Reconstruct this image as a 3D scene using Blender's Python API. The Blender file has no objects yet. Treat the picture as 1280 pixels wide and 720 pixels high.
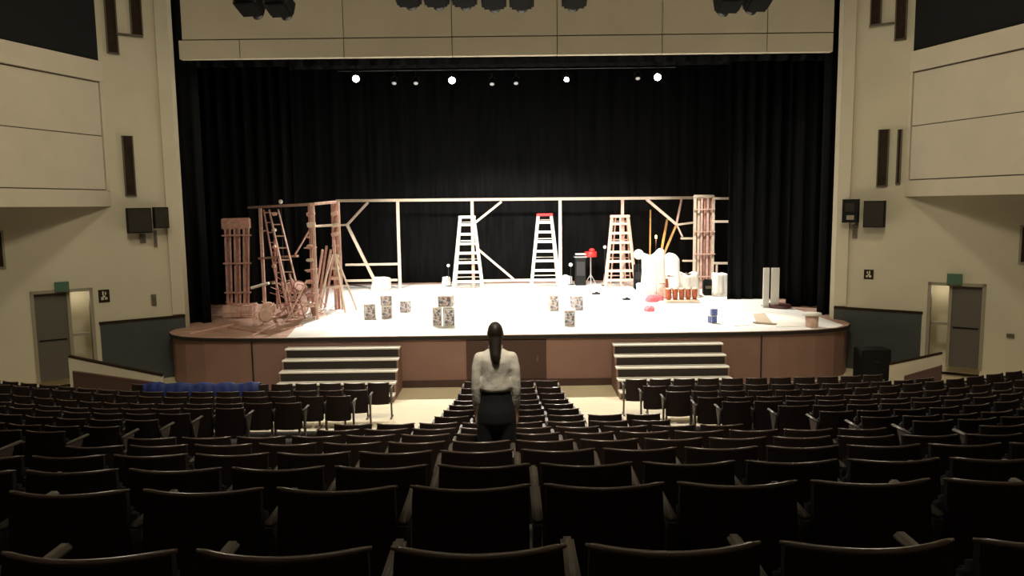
import bpy, bmesh, math, random
from mathutils import Vector, Matrix
random.seed(7)
C = bpy.context.scene
COL = C.collection
# ------------------------------------------------------------------ camera
F = 930.0; PITCH = math.atan(102/930); ROLL = 0.0125; YAW = 0.0032; CAMZ = 4.62
cp, sp_, cy, sy = math.cos(PITCH), math.sin(PITCH), math.cos(YAW), math.sin(YAW)
FW = Vector((sy*cp, cy*cp, -sp_)); R0 = Vector((cy, -sy, 0)); U0 = R0.cross(FW)
RT = R0*math.cos(ROLL) - U0*math.sin(ROLL); UP = U0*math.cos(ROLL) + R0*math.sin(ROLL)
cam = bpy.data.cameras.new('camera'); camo = bpy.data.objects.new('camera', cam); COL.objects.link(camo)
cam.sensor_width = 36; cam.lens = 36*F/1280; cam.clip_end = 200
M = Matrix((RT, UP, -FW)).transposed().to_4x4(); M.translation = (0, 0, CAMZ)
camo.matrix_world = M; C.camera = camo
CAM = Vector((0, 0, CAMZ))
def ray(x, y): return FW + RT*((x-640)/F) - UP*((y-360)/F)
def on_z(x, y, z):
    d = ray(x, y); return CAM + d*((z-CAMZ)/d.z)
def on_y(x, y, Y):
    d = ray(x, y); return CAM + d*(Y/d.y)
# ------------------------------------------------------------------ view, world, house lights and added fill
C.view_settings.view_transform = 'Standard'; C.view_settings.look = 'None'
C.view_settings.exposure = 0.0; C.view_settings.gamma = 1.0; C.view_settings.use_curve_mapping = False
C.cycles.use_denoising = True; C.cycles.max_bounces = 6; C.cycles.sample_clamp_indirect = 3
W = bpy.data.worlds.new('world'); C.world = W; W.use_nodes = True
W.node_tree.nodes['Background'].inputs[0].default_value = (0.01, 0.01, 0.01, 1)
def light(name, kind, loc, energy, color, target=None, size=1.0, spot=60, blend=0.3, rad=0.1):
    l = bpy.data.lights.new(name, kind); l.energy = energy; l.color = color
    o = bpy.data.objects.new(name, l); COL.objects.link(o); o.location = loc
    if kind == 'AREA': l.shape = 'DISK'; l.size = size
    else: l.shadow_soft_size = rad
    if kind == 'SPOT': l.spot_size = math.radians(spot); l.spot_blend = blend
    if target is not None:
        o.rotation_euler = (Vector(target)-Vector(loc)).to_track_quat('-Z', 'Y').to_euler()
    return o
WARM = (1.0, 0.895, 0.67)
for s in (-1, 1):
    light('house_and_fill_light', 'AREA', (s*7.0, 11.5, 13.2), 265, WARM, (s*8.5, 15.0, 0), 1.2)
light('house_and_fill_light', 'AREA', (0, 12.5, 13.2), 30, WARM, (0, 18.5, 6), 1.5)
light('house_and_fill_light', 'AREA', (0, 3.0, 12.5), 70, WARM, (0, 16, 1), 7.0)  # added wide fill over the rear seats, not a real fitting
light('house_and_fill_light', 'AREA', (0, 9.5, 11.0), 150, WARM, (0, 19.5, 0.6), 1.0).data.spread = math.radians(70)  # added lamp, brightens the brown stage front
light('house_and_fill_light', 'AREA', (0, 3.2, 12.0), 50, WARM, (0, 7.5, 2.6), 1.2).data.spread = math.radians(46)  # added narrow lamp to brighten the standing person
for s in (-1, 1):
    light('house_and_fill_light', 'AREA', (s*3.0, 9.0, 11.0), 95, WARM, (s*10.5, 17.5, 1.0), 1.5).data.spread = math.radians(82)  # added fill pair for the shaded walls below the balconies
# ------------------------------------------------------------------ materials
def mat(name, col, rough=0.6, metal=0.0, spec=0.5, noise=0.0, scale=8.0, emit=None, strength=0, bump=0.0, coords='Object', stretch=None, col2=None):
    m = bpy.data.materials.new(name); m.use_nodes = True; nt = m.node_tree; b = nt.nodes['Principled BSDF']
    b.inputs['Base Color'].default_value = (*col, 1); b.inputs['Roughness'].default_value = rough
    b.inputs['Metallic'].default_value = metal; b.inputs['Specular IOR Level'].default_value = spec
    if emit: b.inputs['Emission Color'].default_value = (*emit, 1); b.inputs['Emission Strength'].default_value = strength
    if noise or bump or col2:
        tc = nt.nodes.new('ShaderNodeTexCoord'); mp = nt.nodes.new('ShaderNodeMapping')
        nt.links.new(tc.outputs[coords], mp.inputs[0])
        if stretch: mp.inputs['Scale'].default_value = stretch
        n = nt.nodes.new('ShaderNodeTexNoise'); n.inputs['Scale'].default_value = scale; n.inputs['Detail'].default_value = 5
        nt.links.new(mp.outputs[0], n.inputs['Vector'])
        if noise or col2:
            r = nt.nodes.new('ShaderNodeValToRGB'); r.color_ramp.elements[0].position = 0.35; r.color_ramp.elements[1].position = 0.65
            a = col2 if col2 else tuple(c*(1-noise) for c in col); d = col if col2 else tuple(min(1, c*(1+noise)) for c in col)
            r.color_ramp.elements[0].color = (*a, 1); r.color_ramp.elements[1].color = (*d, 1)
            nt.links.new(n.outputs['Fac'], r.inputs[0]); nt.links.new(r.outputs[0], b.inputs['Base Color'])
        if bump:
            bp = nt.nodes.new('ShaderNodeBump'); bp.inputs['Strength'].default_value = bump; bp.inputs['Distance'].default_value = 0.02
            nt.links.new(n.outputs['Fac'], bp.inputs['Height']); nt.links.new(bp.outputs[0], b.inputs['Normal'])
    return m
def collage(name, tint):
    m = bpy.data.materials.new(name); m.use_nodes = True; nt = m.node_tree; b = nt.nodes['Principled BSDF']
    tc = nt.nodes.new('ShaderNodeTexCoord'); v = nt.nodes.new('ShaderNodeTexVoronoi'); v.inputs['Scale'].default_value = 21
    nt.links.new(tc.outputs['Object'], v.inputs['Vector'])
    r = nt.nodes.new('ShaderNodeValToRGB'); e = r.color_ramp.elements
    r.color_ramp.interpolation = 'CONSTANT'
    e[0].color = (0.10, 0.09, 0.10, 1); e[1].position = 0.2; e[1].color = (0.45, 0.28, 0.25, 1)
    for p, c in ((0.36, (0.22, 0.25, 0.30)), (0.50, (0.50, 0.45, 0.42)), (0.66, tint), (0.9, (0.12, 0.11, 0.12))):
        k = e.new(p); k.color = (*c, 1)
    sep = nt.nodes.new('ShaderNodeSeparateColor'); nt.links.new(v.outputs['Color'], sep.inputs[0])
    nt.links.new(sep.outputs[0], r.inputs[0]); nt.links.new(r.outputs[0], b.inputs['Base Color'])
    b.inputs['Roughness'].default_value = 0.5
    return m
M_ = dict(
 wall=mat('cream_wall_paint', (0.56, 0.505, 0.375), 0.85, noise=0.03, scale=1.2),
 wallp=mat('cream_panel_paint', (0.53, 0.475, 0.36), 0.85, noise=0.03, scale=1.5),
 groove=mat('groove_shadow_gap_paint', (0.10, 0.085, 0.06), 0.9),
 wains=mat('dark_grey_wainscot', (0.044, 0.05, 0.047), 0.6, noise=0.1, scale=3),
 door=mat('dark_door_paint', (0.10, 0.09, 0.07), 0.55),
 frame=mat('door_frame_paint', (0.28, 0.24, 0.17), 0.6),
 black=mat('black_paint', (0.008, 0.008, 0.008), 0.8, spec=0.2),
 curtain=mat('black_velour', (0.009, 0.0095, 0.010), 0.95, spec=0.05, noise=0.25, scale=3, stretch=(3, 3, 0.2)),
 slot=mat('dark_brown_timber_slot', (0.026, 0.016, 0.009), 0.8, spec=0.15, noise=0.2, scale=6),
 carpet=mat('dark_carpet', (0.02, 0.014, 0.012), 0.95, noise=0.3, scale=30),
 lightfloor=mat('pale_timber_floor', (0.62, 0.53, 0.36), 0.5, noise=0.06, scale=3, stretch=(0.4, 6, 1)),
 deck=mat('timber_stage_deck', (0.52, 0.33, 0.255), 0.55, scale=2.4, stretch=(0.6, 4, 1), col2=(0.32, 0.185, 0.135)),
 vinyl=mat('white_dance_floor', (0.80, 0.78, 0.74), 0.5, noise=0.03, scale=2),
 fascia=mat('brown_stage_front', (0.225, 0.125, 0.098), 0.6, noise=0.05, scale=2),
 fdoor=mat('dark_brown_stage_hatch', (0.055, 0.025, 0.019), 0.55),
 rim=mat('black_stage_nosing', (0.008, 0.006, 0.005), 0.6),
 tread=mat('white_step_tread', (0.80, 0.76, 0.68), 0.5),
 riser=mat('dark_step_riser', (0.016, 0.010, 0.008), 0.7),
 seatback=mat('dark_brown_seat_back', (0.016, 0.0085, 0.007), 0.6, spec=0.25, noise=0.15, scale=9),
 lip=mat('varnished_seat_lip', (0.13, 0.09, 0.078), 0.22, spec=1.0),
 cushion=mat('dark_seat_fabric', (0.012, 0.013, 0.016), 0.9, spec=0.2, noise=0.3, scale=40),
 arm=mat('pale_armrest', (0.11, 0.088, 0.07), 0.45),
 stand=mat('grey_seat_standard', (0.10, 0.078, 0.066), 0.5),
 cream=mat('cream_painted_timber', (0.66, 0.55, 0.43), 0.6, noise=0.08, scale=6),
 pink=mat('reddish_bare_timber', (0.46, 0.25, 0.20), 0.65, noise=0.2, scale=8),
 pink2=mat('pale_reddish_timber', (0.62, 0.41, 0.33), 0.65, noise=0.15, scale=8),
 amber=mat('amber_timber', (0.50, 0.29, 0.10), 0.6, noise=0.1, scale=6),
 alu=mat('pale_ladder_rail', (0.62, 0.60, 0.54), 0.45),
 peach=mat('peach_painted_ladder', (0.68, 0.45, 0.36), 0.5),
 red=mat('red_plastic', (0.65, 0.02, 0.02), 0.4),
 metal=mat('black_metal', (0.02, 0.02, 0.022), 0.45, metal=0.3),
 chrome=mat('pale_metal', (0.6, 0.6, 0.6), 0.3, metal=0.9),
 white=mat('white_cloth', (0.80, 0.77, 0.70), 0.8, bump=0.3, scale=9),
 paper=mat('white_paper', (0.75, 0.72, 0.64), 0.8),
 tan=mat('tan_board', (0.42, 0.34, 0.24), 0.7),
 drum=mat('orange_brown_drum_shell', (0.40, 0.09, 0.03), 0.35, noise=0.15, scale=12),
 skin_d=mat('drum_head', (0.75, 0.65, 0.5), 0.6),
 rose=mat('pink_fabric', (0.65, 0.14, 0.17), 0.8, noise=0.3, scale=20),
 blue=mat('blue_cloth', (0.015, 0.03, 0.16), 0.6, noise=0.3, scale=6, bump=0.4),
 bluep=mat('blue_print', (0.10, 0.14, 0.40), 0.5, noise=0.5, scale=18),
 spk=mat('speaker_grille', (0.034, 0.029, 0.022), 0.9, spec=0.15, noise=0.15, scale=30),
 exitg=mat('green_exit_sign', (0.06, 0.13, 0.075), 0.5),
 brass=mat('dull_bronze', (0.13, 0.10, 0.06), 0.5),
 lens=mat('lit_lamp_lens', (1, 1, 1), 0.3, emit=(1, 0.97, 0.9), strength=40),
 lensdim=mat('dim_lamp_lens', (0.3, 0.3, 0.3), 0.3, emit=(1, 0.95, 0.85), strength=0.25),
 bulb=mat('amber_bulb', (1, 0.7, 0.3), 0.3, emit=(1, 0.6, 0.2), strength=4),
 skin=mat('skin', (0.50, 0.31, 0.22), 0.55),
 shirt=mat('white_shirt', (0.80, 0.75, 0.70), 0.8, bump=0.5, scale=14),
 trousers=mat('black_trousers', (0.006, 0.006, 0.008), 0.85),
 hair=mat('dark_hair', (0.022, 0.013, 0.010), 0.5, noise=0.3, scale=30, stretch=(4, 4, 0.6)),
 shoe=mat('black_shoe', (0.01, 0.01, 0.01), 0.4),
 plinth=mat('dark_red_brown_plinth', (0.10, 0.04, 0.035), 0.5),
 col_a=collage('photo_print_warm', (0.70, 0.64, 0.60)), col_b=collage('photo_print_cool', (0.55, 0.60, 0.66)),
)
# ------------------------------------------------------------------ mesh builder
class MB:
    def __init__(s): s.bm = bmesh.new(); s.mi = 0
    def quadmesh(s, rows, close_v=False, mi=None):
        vs = [[s.bm.verts.new(p) for p in r] for r in rows]
        n = len(rows[0])
        for i in range(len(rows)-1):
            for j in range(n if close_v else n-1):
                f = s.bm.faces.new((vs[i][j], vs[i][(j+1) % n], vs[i+1][(j+1) % n], vs[i+1][j])); f.material_index = s.mi
        return vs
    def box(s, c, size, rot=None, bev=0.0):
        r = bmesh.ops.create_cube(s.bm, size=1.0); vs = r['verts']
        for v in vs: v.co = Vector((v.co.x*size[0], v.co.y*size[1], v.co.z*size[2]))
        if bev:
            es = list({e for v in vs for e in v.link_edges})
            rr = bmesh.ops.bevel(s.bm, geom=es, offset=bev, segments=2, affect='EDGES')
            vs = list({v for f in rr['faces'] for v in f.verts} | {v for v in vs if v.is_valid})
        Rm = Matrix.Identity(3) if rot is None else (rot.to_matrix() if hasattr(rot, 'to_matrix') else rot.to_3x3())
        for v in vs: v.co = Rm @ v.co + Vector(c)
        for f in {f for v in vs for f in v.link_faces}: f.material_index = s.mi
        return s
    def bar(s, a, b, w, h=None, bev=0.0):
        a, b = Vector(a), Vector(b); d = b-a; h = h or w
        q = d.to_track_quat('Z', 'Y').to_matrix()
        return s.box((a+b)/2, (w, h, d.length), q, bev)
    def tube(s, a, b, r, r2=None, n=12, cap=True):
        a, b = Vector(a), Vector(b); r2 = r if r2 is None else r2
        q = (b-a).to_track_quat('Z', 'Y').to_matrix()
        rows = [[p + q @ Vector((rr*math.cos(2*math.pi*k/n), rr*math.sin(2*math.pi*k/n), 0)) for k in range(n)] for p, rr in ((a, r), (b, r2))]
        vs = s.quadmesh(rows, True)
        if cap:
            for rw, rev in ((vs[0], True), (vs[1], False)):
                f = s.bm.faces.new(rw[::-1] if rev else rw); f.material_index = s.mi
        return s
    def path(s, pts, r, n=8):
        pts = [Vector(p) for p in pts]; rows = []
        for i, p in enumerate(pts):
            t = (pts[min(i+1, len(pts)-1)] - pts[max(i-1, 0)]).normalized()
            q = t.to_track_quat('Z', 'Y').to_matrix(); rr = r[i] if isinstance(r, (list, tuple)) else r
            rows.append([p + q @ Vector((rr*math.cos(2*math.pi*k/n), rr*math.sin(2*math.pi*k/n), 0)) for k in range(n)])
        vs = s.quadmesh(rows, True)
        s.bm.faces.new(vs[0][::-1]); s.bm.faces.new(vs[-1])
        return s
    def lathe(s, c, prof, n=16, axis=(0, 0, 1)):
        q = Vector(axis).to_track_quat('Z', 'Y').to_matrix(); c = Vector(c)
        rows = [[c + q @ Vector((r*math.cos(2*math.pi*k/n), r*math.sin(2*math.pi*k/n), z)) for k in range(n)] for r, z in prof]
        vs = s.quadmesh(rows, True)
        s.bm.faces.new(vs[0][::-1]); s.bm.faces.new(vs[-1]); return s
    def ball(s, c, r, u=14, v=9):
        if not hasattr(r, '__len__'): r = (r, r, r)
        rr = bmesh.ops.create_uvsphere(s.bm, u_segments=u, v_segments=v, radius=1)
        for w in rr['verts']: w.co = Vector(c)+Vector((w.co.x*r[0], w.co.y*r[1], w.co.z*r[2]))
        for f in {f for w in rr['verts'] for f in w.link_faces}: f.material_index = s.mi
        return s
    def prism(s, poly, z0, z1):
        lo = [s.bm.verts.new((x, y, z0)) for x, y in poly]; hi = [s.bm.verts.new((x, y, z1)) for x, y in poly]; n = len(poly)
        fs = [s.bm.faces.new(lo[::-1]), s.bm.faces.new(hi)]
        fs += [s.bm.faces.new((lo[i], lo[(i+1) % n], hi[(i+1) % n], hi[i])) for i in range(n)]
        for f in fs: f.material_index = s.mi
        return s
    def build(s, name, m, parent=None, smooth=False, loc=None, rz=0, bevel=0):
        me = bpy.data.meshes.new(name); bmesh.ops.recalc_face_normals(s.bm, faces=s.bm.faces); s.bm.to_mesh(me); s.bm.free()
        for mm in (m if isinstance(m, (list, tuple)) else [m]): me.materials.append(M_[mm])
        o = bpy.data.objects.new(name, me); COL.objects.link(o)
        if parent is not None: o.parent = parent
        if loc is not None: o.location = loc
        o.rotation_euler.z = rz
        if smooth: me.polygons.foreach_set('use_smooth', [True]*len(me.polygons))
        return o
def thing(name, label, cat, loc=(0, 0, 0), rz=0, group=None):
    o = bpy.data.objects.new(name, None); COL.objects.link(o); o.empty_display_size = 0.1
    o.location = loc; o.rotation_euler.z = rz; o['label'] = label; o['category'] = cat
    if group: o['group'] = group
    return o
def tag(o, label, cat, group=None, kind=None):
    o['label'] = label; o['category'] = cat
    if group: o['group'] = group
    if kind: o['kind'] = kind
    return o
def struct(o): o['kind'] = 'structure'; return o
def local(o, p): return Vector(p) - Vector(o.location)   # for unrotated things
# ------------------------------------------------------------------ seating plan
SW = 0.52
TOPY = [694, 612, 584, 565, 552.5, 543, 535.5, 528.6, 520.6, 512.7, 506.3, 500.5, 492.7, 485.4, 476.7]
ZC = [1.92, 2.83, 3.70, 4.68, 5.95, 7.0, 8, 9, 10, 11, 12, 13, 14, 15, 16]
BEND = [9, 9, 9, 9, 8, 5.6, 5.5, 5.9, 6.0, 6.4, 7.0, 7.0, 6.9, 7.7, 8.0]      # where each row starts to turn towards the stage
def sag(i, x):
    u = (abs(x)-BEND[max(0, min(14, i))])/0.6
    return 0.37*0.6*(u if u > 12 else math.log1p(math.exp(u)))
def sagd(i, x):
    u = (abs(x)-BEND[max(0, min(14, i))])/0.6
    return math.copysign(0.37/(1+math.exp(-max(-30, min(30, u)))), x)
HB = 0.80
ROW = []
for i in range(15):
    p = CAM + ray(637, TOPY[i])*ZC[i]
    ROW.append((p.y, p.z-HB))
# ------------------------------------------------------------------ floor
def build_floor():
    prof = [(-4.0, ROW[0][1]+0.9, -1), (ROW[0][0]-1.9, ROW[0][1]+0.42, -1), (ROW[0][0]-0.9, ROW[0][1]+0.2, -1)]
    prof += [(ROW[i][0]-0.1, ROW[i][1], i) for i in range(15)]
    prof += [(17.0, 0.0, 14), (19.8, 0.0, -1), (21.8, 0.0, -1)]
    mb = MB(); xs = [-17+0.5*k for k in range(69)]
    vs = [[mb.bm.verts.new((x, y + (sag(c, x) if c >= 0 else 0), z)) for x in xs] for y, z, c in prof]
    for a in range(len(vs)-1):
        for b in range(len(xs)-1):
            f = mb.bm.faces.new((vs[a][b], vs[a][b+1], vs[a+1][b+1], vs[a+1][b]))
            f.material_index = 1 if a >= 16 else 0
    struct(mb.build('floor', ['carpet', 'lightfloor']))
build_floor()
# ------------------------------------------------------------------ side walls
AX, AY, SL = 9.12, 20.7, 0.70         # proscenium edge and slope of the splayed wall
UL = math.hypot(1, SL)
def wall_pt(side, t, off, z):         # t metres along the wall outwards, off metres into the room
    ux, uy = -1/UL, -SL/UL; nx, ny = SL/UL, -1/UL
    x = -AX + ux*t + nx*off; y = AY + uy*t + ny*off
    return Vector((x if side < 0 else -x, y, z))
def wall_hit(x, y, side, off=0.0):    # where the sight line meets the splayed wall
    d = ray(x, y); n = Vector((SL/UL * (1 if side < 0 else -1), -1/UL, 0)); a = wall_pt(side, 0, off, 0)
    k = (a-CAM).dot(n)/d.dot(n); p = CAM + d*k
    t = (Vector((p.x, p.y))-Vector((a.x, a.y))).length
    return t, p.z
def wall_box(mb, side, t0, t1, z0, z1, o0, o1):
    P = [wall_pt(side, t0, o0, 0), wall_pt(side, t1, o0, 0), wall_pt(side, t1, o1, 0), wall_pt(side, t0, o1, 0)]
    mb.prism([(p.x, p.y) for p in P], z0, z1); return mb
def wall_rect(x0, y0, x1, y1, side):
    a = wall_hit(x0, y0, side); b = wall_hit(x1, y1, side); c = wall_hit(x0, y1, side); d = wall_hit(x1, y0, side)
    t0, t1 = sorted(((a[0]+c[0])/2, (b[0]+d[0])/2)); z0, z1 = sorted(((a[1]+d[1])/2, (b[1]+c[1])/2))
    return t0, t1, z0, z1
TOPZ = 14.0
DOORS = {-1: wall_rect(44, 364, 117, 470, -1), 1: wall_rect(1160, 356, 1227, 470, 1)}
WEND = 5.6
for s, nm in ((-1, 'left'), (1, 'right')):
    t0, t1, _, zt = DOORS[s]
    mb = MB()
    wall_box(mb, s, 0, t0, -0.3, TOPZ, -0.35, 0); wall_box(mb, s, t1, WEND, -0.3, TOPZ, -0.35, 0); wall_box(mb, s, t0, t1, zt, TOPZ, -0.35, 0)
    # return of the proscenium edge
    p = wall_pt(s, 0, 0, 0); mb.prism([(p.x, p.y), (p.x, p.y+0.30), (p.x+s*0.9, p.y+0.30), (p.x+s*0.9, p.y)], -0.3, TOPZ)
    w = struct(mb.build('wall_'+nm, 'wall'))
    p = wall_pt(s, 0.26, 0.05, 0)
    # shallow pilaster next to the stage opening and the ledge above
    mb = MB(); wall_box(mb, s, 0.0, 0.32, 1.75, TOPZ, 0.0, 0.06); struct(mb.build('trim_'+('1' if s < 0 else '2'), 'wall'))
    q = wall_pt(s, WEND, 0, 0)
    mb = MB(); mb.prism([(q.x, q.y), (q.x+s*4.2, -4), (q.x+s*4.6, -4), (q.x+s*0.4, q.y)], -0.3, TOPZ)
    struct(mb.build('wall_'+nm+'_rear', 'wall'))
    # vestibule behind the door opening
    mb = MB(); wall_box(mb, s, t0-0.5, t1+0.1, 0.2, zt+0.1, -1.5, -1.4)
    wall_box(mb, s, t0-0.6, t0-0.5, 0.2, zt+0.1, -1.5, -0.35); wall_box(mb, s, t1+0.05, t1+0.15, 0.2, zt+0.1, -1.5, -0.35)
    wall_box(mb, s, t0-0.6, t1+0.15, zt+0.1, zt+0.2, -1.5, -0.35); wall_box(mb, s, t0-0.6, t1+0.15, 0.1, 0.3, -1.5, -0.35)
    struct(mb.build('wall_'+nm+'_vestibule', 'wall'))
    # frame, open dark leaf and the inner half door
    W_ = t1-t0
    mb = MB(); wall_box(mb, s, t0-0.05, t0+0.03, 0.3, zt+0.05, -0.3, 0.03); wall_box(mb, s, t1-0.03, t1+0.05, 0.3, zt+0.05, -0.3, 0.03)
    wall_box(mb, s, t0-0.05, t1+0.05, zt-0.03, zt+0.05, -0.3, 0.03)
    fr = struct(mb.build('door_'+('1' if s < 0 else '2'), 'frame'))
    mb = MB(); wall_box(mb, s, t0+W_*0.42, t1-0.03, 0.3, zt-0.03, -0.16, -0.1)
    leaf = mb.build('door_leaf', 'door', fr)
    mb = MB(); wall_box(mb, s, t0+W_*0.36, t0+W_*0.42, 0.3, zt-0.03, -0.22, -0.06); mb.build('door_post', 'frame', fr)
    mb = MB(); wall_box(mb, s, t0+W_*0.46, t1-0.08, 1.33, 1.36, -0.1, -0.075); mb.build('door_rail', 'black', fr)
    mb = MB(); wall_box(mb, s, t0+W_*0.03, t0+W_*0.36, 1.37, 1.44, -0.34, -0.2); mb.build('handrail', 'frame', fr)
    c_ = wall_pt(s, t0+W_*0.18, -0.95, zt-0.25); light('vestibule_light', 'POINT', c_, 7, WARM, rad=0.15)
    # wainscot
    mb = MB(); wall_box(mb, s, 0.0, t0-0.16, -0.1, 1.66, 0.0, 0.035); mb.mi = 1; wall_box(mb, s, 0.0, t0-0.14, 1.66, 1.72, 0.0, 0.06)
    struct(mb.build('trim_'+('3' if s < 0 else '4'), ['wains', 'slot']))
    # balcony: fascia with coping, grooves, slab
    tc = 1.34*UL*1.0; c = wall_pt(s, tc, 0, 0); dx, dy = s*0.287, -0.958     # fascia direction
    L = 20.0; nx_, ny_ = s*0.958, 0.287                                        # outwards from the hall
    def fas(mb, d0, d1, z0, z1, a=0.0, b=L):
        A = (c.x+dx*a, c.y+dy*a); B = (c.x+dx*b, c.y+dy*b)
        mb.prism([(A[0]+nx_*d0, A[1]+ny_*d0), (B[0]+nx_*d0, B[1]+ny_*d0), (B[0]+nx_*d1, B[1]+ny_*d1), (A[0]+nx_*d1, A[1]+ny_*d1)], CAMZ+z0, CAMZ+z1)
    mb = MB()
    fas(mb, 0.0, 0.2, 0.13, 0.545); fas(mb, 0.03, 0.2, 0.575, 1.93, 0.12); fas(mb, 0.03, 0.2, 1.955, 3.29, 0.12)
    fas(mb, -0.03, 0.3, 3.33, 3.84); fas(mb, 0.0, 0.2, 0.5, 3.4, 0, 0.10)
    mb.mi = 1; fas(mb, 0.06, 0.18, 0.5, 3.4, 0.05)
    struct(mb.build('wall_'+nm+'_balcony', ['wallp', 'groove']))
    mb = MB(); fas(mb, 0.15, 3.4, 0.15, 0.5, -1.2); struct(mb.build('ceiling_under_balcony', 'wall'))
    mb = MB(); fas(mb, 0.04, 0.28, 3.84, TOPZ-CAMZ, -0.05); struct(mb.build('wall_'+nm+'_balcony_shade_sheet', 'black'))  # black sheet on the coping: shade of the balcony opening put into colour
# rear wall, ceiling, stage house
struct(MB().box((0, -4.1, 6.8), (40, 0.2, 14.6)).build('wall_back', 'wall'))
struct(MB().box((0, 8.3, TOPZ+0.1), (40, 25, 0.2)).build('ceiling', 'wall'))
mb = MB(); mb.box((0, 33.6, 6), (32, 0.2, 17)); mb.box((-15.5, 27.3, 6), (0.2, 12.6, 17)); mb.box((15.5, 27.3, 6), (0.2, 12.6, 17)); mb.box((0, 27.3, 14.4), (32, 12.6, 0.2))
mb.box((-12.6, 21.3, 6.8), (6.2, 0.1, 14.6)); mb.box((12.6, 21.3, 6.8), (6.2, 0.1, 14.6)); 
struct(mb.build('wall_stage_house', 'black'))
# header over the stage
def hz(y): return on_y(637, y, 20.4).z
zb, zg = hz(69), hz(46)
mb = MB(); XJ = [-8.62, -4.33, -1.45, 1.35, 4.15, 6.95, 8.72]
XL = [-8.72, -7.1]+XJ[1:]
g = 0.02
for a, b in zip(XJ[:-1], XJ[1:]): mb.box(((a+b)/2, 20.5, (zg+0.03+TOPZ)/2), (b-a-g, 0.2, TOPZ-zg-0.03))
for a, b in zip(XL[:-1], XL[1:]): mb.box(((a+b)/2, 20.5, (zb+zg)/2), (b-a-g, 0.2, zg-zb))
mb.mi = 1; mb.box((0, 20.55, (zb+TOPZ)/2+0.01), (17.3, 0.12, TOPZ-zb-0.02))
struct(mb.build('wall_header', ['wallp', 'groove']))
struct(MB().box((0, 20.9, 13.9), (20, 0.3, 0.3)).build('trim_9', 'black'))
# ------------------------------------------------------------------ curtains
def curtain(name, x0, x1, Y, z0, z1, label, cat='curtain', amp=0.10, lam=0.42, dirv=None, group=None):
    mb = MB(); n = max(8, int(abs(x1-x0)/0.06)); rows = [[], [], []]
    for k in range(n+1):
        x = x0+(x1-x0)*k/n; ph = 2*math.pi*x/lam
        f = amp*(math.sin(ph+0.6*math.sin(x*1.7))+0.35*math.sin(2.3*ph+x))
        for r, zz in enumerate((z1, (z0+z1)/2, z0)): rows[r].append((x, Y+f*(0.7+0.15*r), zz))
    vs = mb.quadmesh(rows)
    o = mb.build(name, 'curtain', smooth=True)
    md = o.modifiers.new('thickness', 'SOLIDIFY'); md.thickness = 0.012
    return tag(o, label, cat, group)
STZ = 1.35
curtain('backdrop_curtain', -14.5, 14.5, 32.4, STZ, 13, 'tall black curtain closing the rear of the stage behind the timber frame', amp=0.035, lam=0.9)
curtain('leg_curtain', 7.45, 11.6, 25.4, STZ, 12.5, 'black leg curtain hanging in folds at the right of the stage')
curtain('leg_curtain', -12.0, -7.3, 25.75, STZ, 12.5, 'black leg curtain at the left side of the stage behind tower and wing frame')
curtain('leg_curtain', -11.4, -8.75, 21.6, STZ, 12.5, 'black curtain just inside the left edge of the stage opening')
curtain('leg_curtain', 8.75, 12.2, 23.4, STZ, 12.5, 'black leg curtain behind the oval plinth at the right of the stage')
curtain('leg_curtain', 9.0, 11.4, 21.6, STZ, 12.5, 'black curtain just inside the right edge of the stage opening')
zt = on_y(640, 80, 22.3).z
curtain('border_curtain', -11, 11, 22.3, zt, 13.2, 'black border curtain hanging across the stage right behind the cream header', amp=0.05, lam=0.6)
zt2 = on_y(640, 84, 28.6).z
curtain('border_curtain', -12, 12, 28.6, zt2, 13.2, 'black border curtain behind the row of stage lamps', amp=0.05, lam=0.7)
# ------------------------------------------------------------------ stage
SY = 18.8
def arc(cx, cy_, r, a0, a1, n): return [(cx+r*math.cos(math.radians(a0+(a1-a0)*k/n)), cy_+r*math.sin(math.radians(a0+(a1-a0)*k/n))) for k in range(n+1)]
half = [(0, SY), (5.6, SY), (7.0, SY+0.06), (8.0, SY+0.22), (8.6, SY+0.45), (9.0, SY+0.75), (9.25, SY+1.15), (9.3, SY+1.6), (9.0, 21.0)]
outline = [(-x, y) for x, y in half[::-1]] + half[1:]
def inset(poly, d): return [(x*(1-d/9.3) if abs(x) > 5.7 else x, y+d if y < 20.9 else y) for x, y in poly]
mb = MB(); mb.prism(inset(outline, 0.06), 0, STZ-0.10)
for jx in (-7.35, 7.0, -2.3, 2.6, 5.45): pass
stg = struct(mb.build('floor_stage_front', 'fascia'))
mb = MB(); mb.prism(outline + [(14.9, 21.0), (14.9, 33.4), (-14.9, 33.4), (-14.9, 21.0)], STZ-0.10, STZ-0.015)
struct(mb.build('trim_5', 'rim'))
mb = MB(); mb.prism([(x, y) for x, y in inset(outline, 0.01)] + [(14.9, 21.01), (14.9, 33.4), (-14.9, 33.4), (-14.9, 21.01)], STZ-0.015, STZ)
struct(mb.build('floor_stage', 'deck'))
v = [on_z(362, 420, STZ), on_z(379, 400, STZ), on_z(389, 372, STZ), on_z(400, 358, STZ)]
poly = [(v[0].x, SY+0.02), (5.6, SY+0.02), (7.0, SY+0.08), (8.0, SY+0.24), (8.55, SY+0.47), (8.9, SY+0.8), (8.9, 21.3), (8.6, 31.6), (v[3].x, 31.6), (v[2].x, v[2].y), (v[1].x, v[1].y)]
tag(MB().prism(poly, STZ, STZ+0.006).build('dance_floor', 'vinyl'), 'white dance floor sheet covering most of the stage deck', 'floor covering')
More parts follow.
